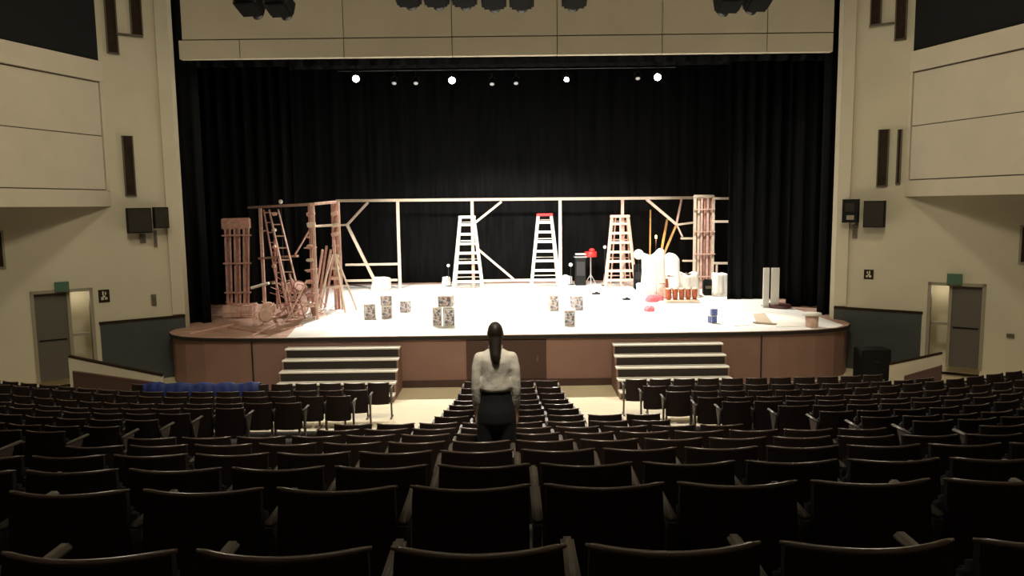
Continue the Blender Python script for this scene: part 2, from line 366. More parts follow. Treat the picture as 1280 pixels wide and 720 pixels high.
# panel joints, plinth and hatch of the stage front
mb = MB()
for px_ in (316, 951):
    p = on_y(px_, 450, SY+0.1); mb.box((p.x, SY+0.10, 0.63), (0.02, 0.10, 1.23))
struct(mb.build('trim_6', 'rim'))
struct(MB().box((0, SY+0.03, 0.09), (11.0, 0.05, 0.18), bev=0.01).build('baseboard_stage', 'fdoor'))
h0, h1 = on_y(583, 450, SY).x, on_y(683, 450, SY).x
hd = struct(MB().box(((h0+h1)/2, SY+0.045, 0.70), (h1-h0, 0.05, 1.02), bev=0.008).build('door_3', 'fdoor'))
MB().box(((h0+h1)/2+0.8, SY+0.015, 0.72), (0.03, 0.03, 0.14), bev=0.005).build('door_handle', 'brass', hd)
# steps
def steps(px0, px1, label):
    a = on_y(px0, 430, 18.6).x; b = on_y(px1, 430, 18.6).x
    t = thing('stage_steps', label, 'steps', ((a+b)/2, SY, 0), 0, None); w = b-a
    mb = MB()
    zs = [STZ-0.235*(k+1) for k in range(5)]; RN = 0.28
    for k, z in enumerate(zs): mb.box((0, -RN*k-RN/2, (z-0.03)/2), (w-0.08, RN, z-0.03))
    mb.build('riser_block', 'riser', t)
    for sd in (-1, 1):
        prof = [(0, 0), (-RN*5-0.02, 0)]
        for k in range(4, -1, -1): prof += [(-RN*(k+1)-0.02, zs[k]-0.04), (-RN*k-0.02, zs[k]-0.04)]
        mb = MB(); x = sd*(w/2-0.02)
        lo = [mb.bm.verts.new((x-0.02, y, z)) for y, z in prof]; hi = [mb.bm.verts.new((x+0.02, y, z)) for y, z in prof]; n = len(prof)
        mb.bm.faces.new(lo); mb.bm.faces.new(hi[::-1])
        for i in range(n): mb.bm.faces.new((lo[i], hi[i], hi[(i+1) % n], lo[(i+1) % n]))
        mb.build('side_panel', 'fascia', t)
    for k, z in enumerate(zs): MB().box((0, -RN*k-RN/2-0.012, z-0.02), (w, RN+0.024, 0.04), bev=0.006).build('tread', 'tread', t)
steps(357, 500, 'dark stage steps with white treads to the left of the standing person')
steps(766, 903, 'dark stage steps with white treads to the right of the standing person')
# ramp parapets below the doors
def parapet(side, x0, y0, x1, y1, label):
    a = on_y(x0, y0, 17.9); b = on_y(x1, y1, 18.5)
    t = thing('ramp_parapet', label, 'low wall', (0, 0, 0))
    d = (b-a); d.z = 0; d.normalize(); nrm = Vector((-d.y, d.x, 0))*0.06
    mb = MB(); vs = []
    for p in (a, b):
        vs.append([p-nrm, p+nrm, Vector((p.x+nrm.x, p.y+nrm.y, 0)), Vector((p.x-nrm.x, p.y-nrm.y, 0))])
    mb.quadmesh(vs, True); mb.bm.faces.ensure_lookup_table(); mb.bm.verts.ensure_lookup_table()
    V = list(mb.bm.verts); mb.bm.faces.new(V[:4]); mb.bm.faces.new(V[4:8][::-1])
    mb.build('parapet_wall', 'wallp', t)
    MB().bar(a+Vector((0, 0, 0.02)), b+Vector((0, 0, 0.02)), 0.16, 0.04, 0.008).build('coping', 'slot', t)
parapet(-1, 86, 446, 204, 470, 'low cream ramp wall with dark coping sloping down from the left door')
parapet(1, 1178, 442, 1112, 456, 'low cream ramp wall with dark coping beside the right door')
def bench_front(x0, y0, x1, y1, label):
    a = on_y(x0, y0, 17.3); b = on_y(x1, y1, 17.9); t = thing('bench_screen', label, 'screen', (0, 0, 0)); d = (b-a); d.z = 0; d.normalize(); n_ = Vector((-d.y, d.x, 0))*.04
    mb = MB(); mb.quadmesh([[p-n_, p+n_, Vector((p.x+n_.x, p.y+n_.y, 0)), Vector((p.x-n_.x, p.y-n_.y, 0))] for p in (a, b)], True)
    V = list(mb.bm.verts); mb.bm.faces.new(V[:4]); mb.bm.faces.new(V[4:8][::-1]); mb.build('screen_panel', 'fdoor', t)
    MB().bar(a+Vector((0, 0, .015)), b+Vector((0, 0, .015)), .11, .03, .006).build('top_rail', 'plinth', t)
bench_front(91, 465, 204, 481, 'sloping dark reddish screen in front of the left ramp wall')
bench_front(1177, 458, 1131, 471, 'sloping dark reddish screen in front of the right ramp wall')
p = on_y(1082, 470, 18.9)
t = thing('equipment_case', 'black equipment case on the floor at the right end of the stage', 'case', (p.x+0.15, 18.9, 0.0))
MB().box((0, 0, 0.43), (0.75, 0.5, 0.86), bev=0.02).build('case_body', 'black', t)
MB().box((0, -0.26, 0.55), (0.18, 0.03, 0.05), bev=0.008).build('handle', 'metal', t)
# ------------------------------------------------------------------ wall fittings
def slot(x0, y0, x1, y1, side, label, m='slot', name='wall_slot', cat='wall slot', d=0.03, group=None):
    t0, t1, z0, z1 = wall_rect(x0, y0, x1, y1, side)
    t = thing(name, label, cat, wall_pt(side, (t0+t1)/2, 0, z0), 0, group); L_ = Vector(t.location)
    def rel(mb, a, b, c_, e, o0, o1):
        P = [wall_pt(side, a, o0, 0), wall_pt(side, b, o0, 0), wall_pt(side, b, o1, 0), wall_pt(side, a, o1, 0)]
        mb.prism([(q.x-L_.x, q.y-L_.y) for q in P], c_-L_.z, e-L_.z); return mb
    return t, rel, (t0, t1, z0, z1)
def simple_slot(x0, y0, x1, y1, side, label):
    t, rel, (a, b, c, d) = slot(x0, y0, x1, y1, side, label)
    rel(MB(), a, b, c, d, 0.0, 0.05).build('backing', 'slot', t)
    mb = MB(); rel(mb, a, a+0.03, c, d, 0.05, 0.07); rel(mb, b-0.03, b, c, d, 0.05, 0.07); rel(mb, a, b, c, c+0.03, 0.05, 0.07); mb.build('edge_frame', 'groove', t)
simple_slot(154, 170, 168, 245, -1, 'narrow dark brown vertical slot on left wall above the two speakers')
simple_slot(130, -40, 145, 67, -1, 'tall dark brown slot at top of left wall next to the balcony')
simple_slot(161, -40, 176, 45, -1, 'tall dark brown slot at top of left wall nearer the stage')
simple_slot(1097, 162, 1111, 233, 1, 'narrow dark brown vertical slot on right wall above the speaker')
simple_slot(1121, 162, 1127, 230, 1, 'thin dark slot tight against the right balcony front')
simple_slot(1089, -40, 1103, 32, 1, 'tall dark brown slot at top of right wall nearer the stage')
simple_slot(1120, -40, 1135, 50, 1, 'tall dark brown slot at top of right wall next to the balcony')
for s, (xa, xb, ya) in ((-1, (145, 178, 45)), (1, (1087, 1118, 32))):
    a, b, c, d = wall_rect(xa, ya-3, xb, ya, s); mb = MB(); wall_box(mb, s, a, b, c, c+0.04, 0, 0.09)
    struct(mb.build('trim_'+('7' if s < 0 else '8'), 'groove'))
def speaker(x0, y0, x1, y1, side, label, bracket=True, m='spk'):
    t, rel, (a, b, c, d) = slot(x0, y0, x1, y1, side, label, cat='speaker', name='wall_speaker')
    rel(MB(), a, b, c, d, 0.10, 0.34).build('cabinet', 'black', t)
    rel(MB(), a+0.02, b-0.02, c+0.03, d-0.03, 0.34, 0.36).build('grille', m, t)
    rel(MB(), (a+b)/2-0.05, (a+b)/2+0.05, c+0.1, d-0.1, 0.0, 0.10).build('bracket', 'metal', t)
speaker(157, 260, 187, 291, -1, 'larger black speaker mounted on left wall below the slot')
speaker(190, 259, 208, 285, -1, 'smaller black speaker on left wall nearest the stage opening')
speaker(1082, 251, 1108, 284, 1, 'black wall speaker on the right wall beside the monitor box')
t, rel, (a, b, c, d) = slot(1056, 249, 1075, 278, 1, 'rounded black monitor box on right wall nearest the stage', cat='loudspeaker', name='monitor_box')
rel(MB(), a, b, c, d, 0.06, 0.36).build('housing', 'black', t)
rel(MB(), a+0.08, b-0.08, (c+d)/2-0.02, d-0.1, 0.36, 0.375).build('screen', 'spk', t)
rel(MB(), a+0.12, b-0.08, c+0.08, c+0.2, 0.36, 0.38).build('knob_panel', 'frame', t)
rel(MB(), (a+b)/2-0.04, (a+b)/2+0.04, c+0.1, d-0.1, 0.0, 0.06).build('bracket', 'metal', t)
def small_box(x0, y0, x1, y1, side, label, cat, name, body='brass', face='groove', depth=0.06):
    t, rel, (a, b, c, d) = slot(x0, y0, x1, y1, side, label, cat=cat, name=name)
    rel(MB(), a, b, c, d, 0.0, depth).build('box', body, t)
    w, h = (b-a)*0.22, (d-c)*0.22
    rel(MB(), a+w, b-w, c+h, d-h, depth, depth+0.012).build('face', face, t)
small_box(175, 293, 182, 304, -1, 'small bronze junction box under the larger left wall speaker', 'junction box', 'junction_box')
small_box(192, 288, 196, 309, -1, 'thin dark cable bracket under the smaller left wall speaker', 'bracket', 'cable_bracket')
small_box(1066, 281, 1072, 298, 1, 'small dark bracket hanging under the monitor box', 'bracket', 'cable_bracket')
small_box(189, 368, 195, 381, -1, 'small dark wall fixture above the left wainscot', 'wall fixture', 'wall_fixture')
small_box(1258, 417, 1268, 421, 1, 'small metal plate low on the right wall beyond the door', 'plate', 'wall_plate')
def picture(x0, y0, x1, y1, side, label):
    t, rel, (a, b, c, d) = slot(x0, y0, x1, y1, side, label, cat='frame', name='wall_frame')
    rel(MB(), a, b, c, d, 0.0, 0.05).build('border', 'frame', t); rel(MB(), a+0.05, b-0.05, c+0.05, d-0.05, 0.05, 0.06).build('panel', 'slot', t)
picture(-12, 288, 6, 336, -1, 'narrow brown frame on left wall at the photo edge')
picture(1274, 281, 1292, 330, 1, 'narrow brown frame on right wall at the photo edge')
def exit_sign(x0, y0, x1, y1, side, label):
    t, rel, (a, b, c, d) = slot(x0, y0, x1, y1, side, label, cat='exit sign', name='exit_sign')
    rel(MB(), a, b, c, d, 0.02, 0.12).build('housing', 'exitg', t)
    rel(MB(), a+0.15, b-0.15, c+0.05, d-0.05, 0.0, 0.02).build('mount', 'metal', t)
exit_sign(68, 352, 86, 364, -1, 'dim green exit sign above the left door')
exit_sign(1184, 342, 1203, 355, 1, 'dim green exit sign above the right door')
def notice(x0, y0, x1, y1, side, label):      # dark square notice with four pale pictogram patches
    t, rel, (a, b, c, d) = slot(x0, y0, x1, y1, side, label, cat='sign', name='notice_sign')
    rel(MB(), a, b, c, d, 0.0, 0.02).build('board', 'slot', t)
    w, h = b-a, d-c; mb = MB()
    for u, v_, uu, vv in ((.30, .60, .42, .82), (.52, .58, .66, .86), (.22, .22, .44, .40), (.54, .2, .78, .44), (.40, .40, .62, .56)):
        rel(mb, a+w*u, a+w*uu, c+h*v_, c+h*vv, 0.02, 0.026)
    mb.build('pictogram', 'wallp', t)
notice(123, 362, 137, 378, -1, 'small dark square notice between left door and stage')
notice(1080, 337, 1092, 349, 1, 'small dark square notice on right wall below the speaker')
# ------------------------------------------------------------------ lamps
def lamp_head(name, label, cat, loc, aim, r=0.13, L=0.35, lens='lensdim', group=None, yoke=True):
    loc = Vector(loc); t = thing(name, label, cat, loc, 0, group); d = (Vector(aim)-loc).normalized()
    MB().lathe((0, 0, 0), [(r*0.35, -L*0.6), (r*0.75, -L*0.5), (r*0.8, -L*0.1), (r, 0), (r*1.05, L*0.4), (r*0.98, L*0.4), (r*0.9, L*0.36)], 18, d).build('housing', 'black', t, True)
    MB().lathe((0, 0, 0), [(r*0.9, L*0.365), (r*0.6, L*0.39), (0.01, L*0.4)], 18, d).build('lens', lens, t, True)
    if yoke:
        sd = d.cross(Vector((0, 0, 1))).normalized()
        MB().path([sd*(r+.03), sd*(r+.03)+Vector((0, 0, r*1.3)), Vector((0, 0, r*1.7)), -sd*(r+.03)+Vector((0, 0, r*1.3)), -sd*(r+.03)], 0.012, 6).build('yoke', 'metal', t)
        MB().tube((0, 0, r*1.7), (0, 0, r*1.7+0.14), 0.018).build('clamp', 'metal', t)
    return t
LY = 25.3
pipez = on_y(640, 97, LY).z+0.16
t = thing('lighting_pipe', 'long thin lighting pipe carrying lamps high over the stage', 'pipe', (0, LY, pipez+0.12))
MB().tube((-5.6, 0, 0), (5.6, 0, 0), 0.025).build('pipe', 'metal', t)
for x in (-5, 0, 5): MB().tube((x, 0, 0), (x, 0, 4.6), 0.012).build('cable', 'metal', t)
STAGE_LAMPS = [(445, 98, 'lens', 1, 'leftmost brightly shining lamp on the pipe over the stage'), (493, 101, 'lensdim', 0, 'dim lamp just right of the leftmost bright stage lamp'),
  (520, 101, 'lensdim', 0, 'dim lamp just left of the second bright stage lamp'), (565, 100, 'lens', 1, 'second brightly shining lamp from the left over the stage'),
  (615, 102, 'lensdim', 0, 'dim lamp left of centre on the stage pipe'), (645, 101, 'lensdim', 0, 'dim lamp nearest the middle of the stage pipe'),
  (708, 99, 'lens', 0.6, 'smaller glowing lamp right of centre on the stage pipe'), (797, 95, 'lensdim', 0, 'dim lamp beside the rightmost bright stage lamp'),
  (822, 96, 'lens', 1, 'rightmost brightly shining lamp over the stage')]
ENERGY_STAGE = 3000
for x, y, ln, e, lab in STAGE_LAMPS:
    p = on_y(x, y, LY); lit = e > 0
    aim = (p.x*0.35, 6.0, 3.2) if lit else (p.x, 20, 1)
    lamp_head('stage_lamp', lab, 'stage lamp', p, aim, 0.12 if e >= 1 else 0.085, 0.3, ln)
    if lit:
        light('stage_spot', 'SPOT', p+Vector((0, -0.05, -0.16)), ENERGY_STAGE*e*1.1, (1, 0.94, 0.84), (1.3+p.x*0.55, 18.0, 0.6), spot=62, blend=0.35, rad=0.06)
        light('stage_spot', 'SPOT', p+Vector((0, 0.1, -0.16)), ENERGY_STAGE*e, (1, 0.95, 0.87), (0.7+p.x*0.8, 26.0, 1.3), spot=96, blend=0.3, rad=0.06)
# front-of-house lanterns seen from behind
FY = 15.5
t = thing('lantern_bar', 'steel bar above the frame that carries the front of house lanterns', 'pipe', (0, FY, on_y(640, -34, FY).z))
MB().tube((-7.2, 0, 0), (7.2, 0, 0), 0.03).build('pipe', 'metal', t)
for x in (-7, -2.3, 2.3, 7): MB().tube((x, 0, 0), (x, 0, 13.97-t.location.z), 0.015).build('cable', 'metal', t)
foh = [(312, 4), (349, 5), (510, -8), (545, -8), (580, -8), (617, -5), (652, -5), (718, -6), (911, 0), (947, -2)]
names = ['outermost black lantern of the pair hanging at upper left', 'inner black lantern of the pair hanging at upper left',
 'first black lantern from the left in the central hanging row', 'second black lantern from the left in the central hanging row', 'third black lantern from the left in the central hanging row',
 'fourth black lantern from the left in the central hanging row', 'fifth black lantern from the left in the central hanging row', 'last black lantern at the right of the central hanging row',
 'inner black lantern of the pair hanging at upper right', 'outermost black lantern of the pair hanging at upper right']
for k, (x, y) in enumerate(foh):
    p = on_y(x, y, FY); aim = Vector((0.6+p.x*0.6, 29.5, 2.6)); d = (aim-p).normalized()
    t = thing('theatre_lantern', names[k], 'stage lantern', p, 0, 'front of house lanterns')
    wdt = 0.22
    q = d.to_track_quat('Z', 'Y')
    mb = MB(); mb.box((0, 0, 0), (0.50, 0.36, 0.46), q, 0.05); mb.box(d*-0.26, (0.36, 0.26, 0.12), q, 0.03); mb.build('housing', 'black', t)
    MB().lathe(d*0.24, [(0.11, 0), (0.13, 0.12), (0.12, 0.12), (0.10, 0.02)], 16, d).build('lens_tube', 'metal', t, True)
    top = local(t, (p.x, FY, on_y(640, -34, FY).z))
    MB().path([(-0.28, 0, 0), (-0.28, 0, 0.22), (0, 0, 0.27), (0.28, 0, 0.22), (0.28, 0, 0)], 0.015, 6).build('yoke', 'metal', t)
    MB().tube((0, 0, 0.27), (0, 0, max(0.3, top.z)), 0.02).build('clamp', 'metal', t)
    if k in (1, 3, 6, 8):
        light('front_spot', 'SPOT', p+d*0.5, 3800, (1, 0.92, 0.82), aim, spot=34, blend=0.4, rad=0.08)
# ------------------------------------------------------------------ timber frame at the rear of the stage
TY = 30.0
def S(x, y, Y=TY): return on_y(x, y, Y)
t = thing('stage_truss', 'long open cream timber frame with posts and braces across the rear stage', 'frame', (0, TY, STZ)); T0 = Vector(t.location)
def tb(a, b, w, name='brace', m='cream', par=None, base=None):
    par = par or t; base = T0 if base is None else base
    return MB().bar(Vector(a)-base, Vector(b)-base, w, w*0.8, 0.006).build(name, m, par)
tb(S(420, 251), S(885, 247), 0.14, 'top_beam')
for px_, m in ((497, 'cream'), (590, 'pink2'), (700, 'cream'), (778, 'pink2')):
    a = S(px_, 249); tb(a, (a.x, TY, STZ), 0.12, 'post', m)
for (a, b, w) in (((434, 281), (460, 253), .09), ((434, 281), (468, 350), .11), ((396, 283), (434, 281), .08), ((432, 331), (497, 330), .09), ((432, 351), (497, 350), .09),
    ((592, 280), (627, 252), .09), ((597, 311), (642, 349), .08), ((600, 351), (664, 350), .09), ((808, 249), (846, 281), .10), ((846, 281), (868, 278), .08),
    ((846, 281), (853, 296), .06), ((851, 298), (870, 298), .08), ((853, 326), (870, 326), .07)):
    tb(S(*a), S(*b), w*1.25)
tb(S(852, 249), S(845, 282), .09, 'brace', 'pink2'); tb(S(845, 282), S(829, 320), .09, 'brace', 'amber')
def pole(a, b, w, label, m='amber', Y=30.6):
    a, b = on_y(*a, Y), on_y(*b, Y); b.z = max(STZ, b.z)
    o = MB().bar(a, b, w, None, 0.006).build('timber_pole', m); tag(o, label, 'pole'); return o
pole((834, 274), (820, 352), .08, 'amber leaning pole behind the draped instruments, nearest the glowing bulb')
pole((813, 262), (812, 352), .06, 'thin upright amber pole left of the glowing bulb')
p = on_y(820, 296, 30.7)
t2 = thing('amber_lamp', 'small glowing amber bulb on a stand behind the draped instruments', 'lamp', (p.x, p.y, STZ))
MB().tube((0, 0, 0.02), (0, 0, p.z-STZ-0.1), 0.015).build('stand', 'metal', t2); MB().lathe((0, 0, 0), [(0.18, 0), (0.18, 0.03), (0.02, 0.05)]).build('base', 'metal', t2)
MB().ball((0, 0, p.z-STZ), (0.05, 0.05, 0.08)).build('bulb', 'bulb', t2, True)
light('amber_light', 'POINT', (p.x, p.y-0.15, p.z-0.15), 40, (1, 0.5, 0.16), rad=0.1)
# bundled columns at right
t = thing('bundled_column', 'thick bundle of upright cream and reddish poles at the right of the frame', 'column', (S(880, 247, 28.6).x, 28.6, STZ)); B0 = Vector(t.location)
for k, (px_, m, w) in enumerate(((869, 'cream', .10), (873.5, 'cream', .09), (877.5, 'pink2', .08), (881, 'pink', .08), (885, 'pink2', .09), (888.5, 'pink', .08), (892, 'cream', .10))):
    a = on_y(px_, 247, 28.6+0.08*(k % 2)) - B0; MB().bar((a.x, a.y, 0), a, w, w, 0.01).build('pole', m, t)
for yy in (262, 290, 318, 346):
    a = on_y(867, yy, 28.5)-B0; b = on_y(894, yy-0.4, 28.5)-B0; MB().bar(a, b, 0.05, 0.05, 0.01).build('binding', 'pink2', t)
a = on_y(867, 245.5, 28.6)-B0; b = on_y(893, 245.5, 28.6)-B0; MB().bar(a, b, 0.14, 0.12, 0.03).build('cap', 'cream', t)
t = thing('side_rail_frame', 'short cream rails running behind the right leg curtain', 'frame', (S(902, 247, 28.4).x, 28.4, STZ)); B0 = Vector(t.location)
for y_, y2 in ((248, 248), (277, 277), (329, 329)):
    MB().bar(on_y(892, y_, 28.4)-B0, on_y(932, y2, 28.4)-B0, 0.10, 0.09, 0.01).build('rail', 'cream', t)
for x_ in (896, 930):
    a = on_y(x_, 329 if x_ < 900 else 248, 28.4)-B0; MB().bar((a.x, 0, 0), a, 0.07, 0.07, 0.01).build('post', 'cream', t)
# left wing frame
t = thing('wing_frame', 'angled reddish timber frame at the left of the stage above the chair pile', 'frame', (S(389, 255, 21.9).x, 22, STZ)); T0 = Vector(t.location)
P1t, P2t, P3t, P4t = S(325, 259, 26.5), S(389, 255.5, 21.9), S(419, 252.5, 24.0), S(497, 250, 30)
def q(x, y, Y, b=None): return on_y(x, y, Y)
tb(S(311, 259.5, 25.6), S(395, 255, 22.2), .10, 'beam', 'pink2', t, T0); tb(S(388, 255.5, 22.2), P3t, .10, 'beam', 'pink2', t, T0)
for (x_, y_, Y_, m, w) in ((325, 259, 25.0, 'pink2', .10), (343, 300, 24.4, 'pink', .06), (386.5, 255.5, 22.1, 'pink', .08), (391, 255.5, 21.9, 'pink2', .08), (415, 253, 24.0, 'pink', .08), (419, 252.5, 24.1, 'pink', .09), (423, 252.5, 24.0, 'pink2', .07)):
    a = on_y(x_, y_, Y_); tb(a, (a.x, a.y, STZ), w, 'post', m, t, T0)
for a, b, w, m in (((324, 289.5, 25.0), (335, 288, 25.0), .06, 'pink2'), ((324, 323, 25.0), (372, 320, 23.4), .09, 'pink2'), ((369, 318, 23.5), (389, 284, 22.1), .05, 'pink2'), ((390, 283, 22.1), (415, 281, 24.0), .08, 'cream'),
    ((325, 355, 24.9), (345, 351, 24.4), .05, 'pink'), ((380, 310, 22.1), (396, 309, 22.1), .05, 'pink2'), ((381, 338, 22.1), (397, 336, 22.1), .05, 'pink2')):
    tb(S(*a), S(*b), w, 'brace', m, t, T0)
for px_, Y_, n_ in ((389, 22.0, 9), (419, 24.05, 8), (343, 24.4, 5)):
    for k in range(n_):
        yy = 268+k*(128 if px_ == 389 else 105)/n_+random.uniform(-2, 2); p = on_y(px_+random.uniform(-.8, .8), yy, Y_-.05)
        hh_ = random.uniform(.06, .16)
        MB().box(p-T0, (.23 if px_ != 343 else .12, .18, hh_), Matrix.Rotation(random.uniform(-.3, .3), 4, 'Y'), .02).build('binding', random.choice(['cream', 'pink2', 'pink']), t)
tag(MB().tube(on_y(314, 360, 23.8), on_y(336, 354, 23.6), 0.045).build('pale_rod', 'paper'), 'short pale rod fixed between slatted tower and wing frame', 'rod')
# slatted tower
t = thing('slatted_tower', 'tall narrow reddish tower of upright poles on a low box, far left of stage', 'tower', (on_y(296, 397, 22.6).x, 22.6, STZ)); B0 = Vector(t.location)
for k in range(6):
    a = on_y(281+k*5.9, 278, 22.6); b = on_y(285+k*5.1, 389, 22.6); MB().bar(b-B0, a-B0, .055, .055, .01).build('pole', 'pink', t)
for k in range(3):
    a = on_y(284+k*11.8, 280, 22.85); b = on_y(287+k*10.2, 389, 22.85); MB().bar(b-B0, a-B0, .04, .04, .01).build('pole', 'pink', t)
MB().bar(on_y(278, 280, 22.7)-B0, on_y(312, 279, 22.7)-B0, .26, .34, .03).build('top_plate', 'pink', t)
for yy in (294, 329, 365.5):
    MB().bar(on_y(277+(yy-294)*0.05, yy+0.5, 22.5)-B0, on_y(314, yy, 22.5)-B0, .05, .05, .01).build('cross_rail', 'pink', t)
w0 = on_y(281, 392, 22.6).x-B0.x; w1 = on_y(318, 392, 22.6).x-B0.x
MB().box(((w0+w1)/2, 0.1, 0.19), (w1-w0, 0.6, 0.38), bev=.02).build('base_box', 'pink2', t)
# ------------------------------------------------------------------ ladders
def ladder_leaning(name, foot, top, w, n, m, label):
    f_, tp = Vector(foot), Vector(top); t = thing(name, label, 'ladder', f_); d = tp-f_; sd = Vector((1, 0, 0))
    for s in (-1, 1): MB().bar(sd*s*w/2, d+sd*s*w/2*0.85, .045, .07, .008).build('rail', m, t)
    for k in range(n):
        u = (k+0.7)/n; MB().bar(d*u-sd*w/2, d*u+sd*w/2, .04, .04, .006).build('rung', m, t)
    return t
b = on_z(372, 398, STZ); b.x += 0.05; tp = on_y(342, 262, 24.0)
ladder_leaning('leaning_ladder', b, tp, 0.34, 9, 'pink2', 'reddish ladder leaning left against the wing frame above the chair pile')
b = on_z(356, 388, STZ); tp = on_y(333, 262, 24.8)
ladder_leaning('leaning_ladder', b, tp, 0.22, 10, 'pink', 'darker narrow ladder leaning beside the wing frame, left of the pale one')
def stepladder(px_, ytop, ybase, wt, wb, n, m, label, cap=None, double=False, rear=None):
    foot = on_z(px_, ybase, STZ); Y = foot.y; tp = on_y(px_, ytop, Y); sc = Y/F
    t = thing('stepladder', label, 'stepladder', foot); H = tp.z-STZ; ht, hb = wt*sc/2, wb*sc/2
    lean = 0.10*H
    topy = lean
    for s in (-1, 1):
        MB().bar((s*hb, 0, 0), (s*ht, topy, H), .10, .10, .008).build('front_rail', m, t)
        MB().bar((s*hb*0.92, topy+0.26*H, 0), (s*ht*0.9, topy+0.12, H), .05, .05, .008).build('rear_rail', m, t)
    for k in range(n):
        u = (k+0.75)/(n+0.55); w = hb+(ht-hb)*u
        MB().box((0, topy*u+0.02, H*u), (2*w, .12, .10), None, .008).build('step', m, t)
        if k % 2 == 0:
            MB().box((0, topy+0.26*H*(1-u)+0.12*u, H*u+0.1), (2*w*0.9, .03, .04)).build('rear_brace', m, t)
    MB().box((0, topy+0.06, H), (2*ht+0.14, .28, .11), None, .015).build('top_cap', cap or m, t)
    if double:
        MB().bar((0, -0.03, 0.1), (0, topy-0.05, H), .06, .04, .006).build('centre_rail', m, t)
        for s in (-1, 1):
            MB().bar((s*hb*0.5, topy+0.5, 0), (s*ht*0.5, topy+0.1, H), .05, .05, .006).build('inner_rail', m, t)
stepladder(585, 271.5, 361, 17, 37, 7, 'alu', 'pale stepladder standing directly behind the person, leftmost of three')
stepladder(682, 268.5, 359, 16, 36, 7, 'alu', 'pale stepladder with a red top cap at mid stage', cap='red')
stepladder(776, 270.5, 359, 20, 38, 7, 'peach', 'peach lattice stepladder, rightmost of three and left of draped instruments', double=True)
# tripod easel on left
foot = on_z(420, 391, STZ); t = thing('tripod_stand', 'pale splayed tripod stand beside the wing frame on the white floor', 'stand', foot); B0 = Vector(foot)
apex = on_y(418, 318, foot.y+0.2)-B0
for x_, y_ in ((396, 388), (432, 391), (446, 388)):
    f2 = on_z(x_, y_, STZ)-B0; MB().bar(f2, apex+Vector((f2.x*0.08, 0, 0)), .06, .05, .008).build('leg', 'cream', t)
f2 = on_z(426, 372, STZ)-B0; MB().bar(f2, apex, .06, .05, .008).build('leg', 'cream', t)
MB().bar(on_y(404, 360, foot.y)-B0, on_y(436, 357, foot.y)-B0, .05, .05, .008).build('spreader', 'cream', t)
MB().bar(apex, apex+Vector((0, 0, 0.45)), .08, .08, .01).build('head', 'pink2', t)
# bundle of leaning poles between frame and tripod
a = on_z(392, 385, STZ); tp = on_y(412, 312, 23.6)
for k in range(4):
    o = MB().bar(Vector((a.x+k*0.12, a.y+0.1*(k % 2), STZ+0.02)), Vector((tp.x-0.22+k*0.13, tp.y, tp.z+0.12*(k % 2))), .07, .07, .01).build('leaning_plank', 'pink' if k % 2 else 'pink2')
    tag(o, ['leftmost of four reddish planks leaning against the tall post', 'second from left of four reddish planks leaning against the tall post',
      'third from left of four reddish planks leaning against the tall post', 'rightmost of four reddish planks leaning against the tall post'][k], 'plank', 'planks leaning by the tripod')
# ------------------------------------------------------------------ pile of bentwood chairs
def bentwood(name, label, m, loc, rot, group='tumbled chairs'):
    t = thing(name, label, 'chair', loc, 0, group); t.rotation_euler = rot
    n = 20; ring = [(0.20*math.cos(2*math.pi*k/n), 0.20*math.sin(2*math.pi*k/n), 0.45) for k in range(n)]
    MB().lathe((0, 0, 0.43), [(0.155, 0), (0.20, 0.0), (0.205, 0.03), (0.155, 0.035)], 18).build('seat', m, t, True)
    for sx in (-1, 1):
        MB().path([(sx*0.14, 0.15, 0.44), (sx*0.18, 0.20, 0)], [.017, .013], 6).build('leg', m, t)
        MB().path([(sx*0.14, -0.15, 0.44), (sx*0.18, -0.22, 0)], [.017, .013], 6).build('leg', m, t)
    pts = [(-0.17, -0.16, 0.42)]+[(0.19*math.cos(a_), -0.19-0.06*math.sin(a_), 0.68+0.20*math.sin(a_)) for a_ in [math.pi-math.pi*k/10 for k in range(11)]]+[(0.17, -0.16, 0.42)]
    MB().path(pts, .016, 6).build('back_hoop', m, t)
    pts = [(-0.09, -0.17, 0.44)]+[(0.10*math.cos(a_), -0.19-0.05*math.sin(a_), 0.62+0.14*math.sin(a_)) for a_ in [math.pi-math.pi*k/8 for k in range(9)]]+[(0.09, -0.17, 0.44)]
    MB().path(pts, .010, 6).build('inner_hoop', m, t)
    MB().path([(0.165*math.cos(2*math.pi*k/14), 0.165*math.sin(2*math.pi*k/14), 0.22) for k in range(15)], .008, 6).build('stretcher', m, t)
    return t
pile = [(334, 396, 0, (1.45, 0.2, 0.4), 'pink2', 'tipped chair with arched back, leftmost in the pile'),
 (352, 399, 0, (0.0, 1.5, 1.1), 'pink', 'chair lying on its side low in the middle of the pile'),
 (368, 394, 0, (3.05, 0.1, 0.7), 'pink2', 'upturned chair with legs in the air at the back of the pile'),
 (344, 391, .30, (2.2, 0.6, 2.0), 'pink', 'chair balanced on others at the back left of the pile'),
 (377, 401, 0, (1.5, -0.2, 2.4), 'pink2', 'tipped chair at the front right of the pile by the post'),
 (370, 397, .42, (0.6, 0.5, 0.2), 'pink', 'chair perched highest on top of the pile'),
 (322, 400, 0, (-1.5, 0.3, 1.9), 'pink', 'chair lying on its back next to the slatted tower'),
 (360, 392, .55, (1.9, 1.0, 0.9), 'pink2', 'chair wedged high at the back of the pile by the ladders'),
 (386, 396, .15, (2.6, -0.4, 0.3), 'pink', 'upturned chair at the right end of the pile against the post'),
 (337, 403, 0, (1.57, 1.2, 0.1), 'pink2', 'chair on its side nearest the stage edge in the pile')]
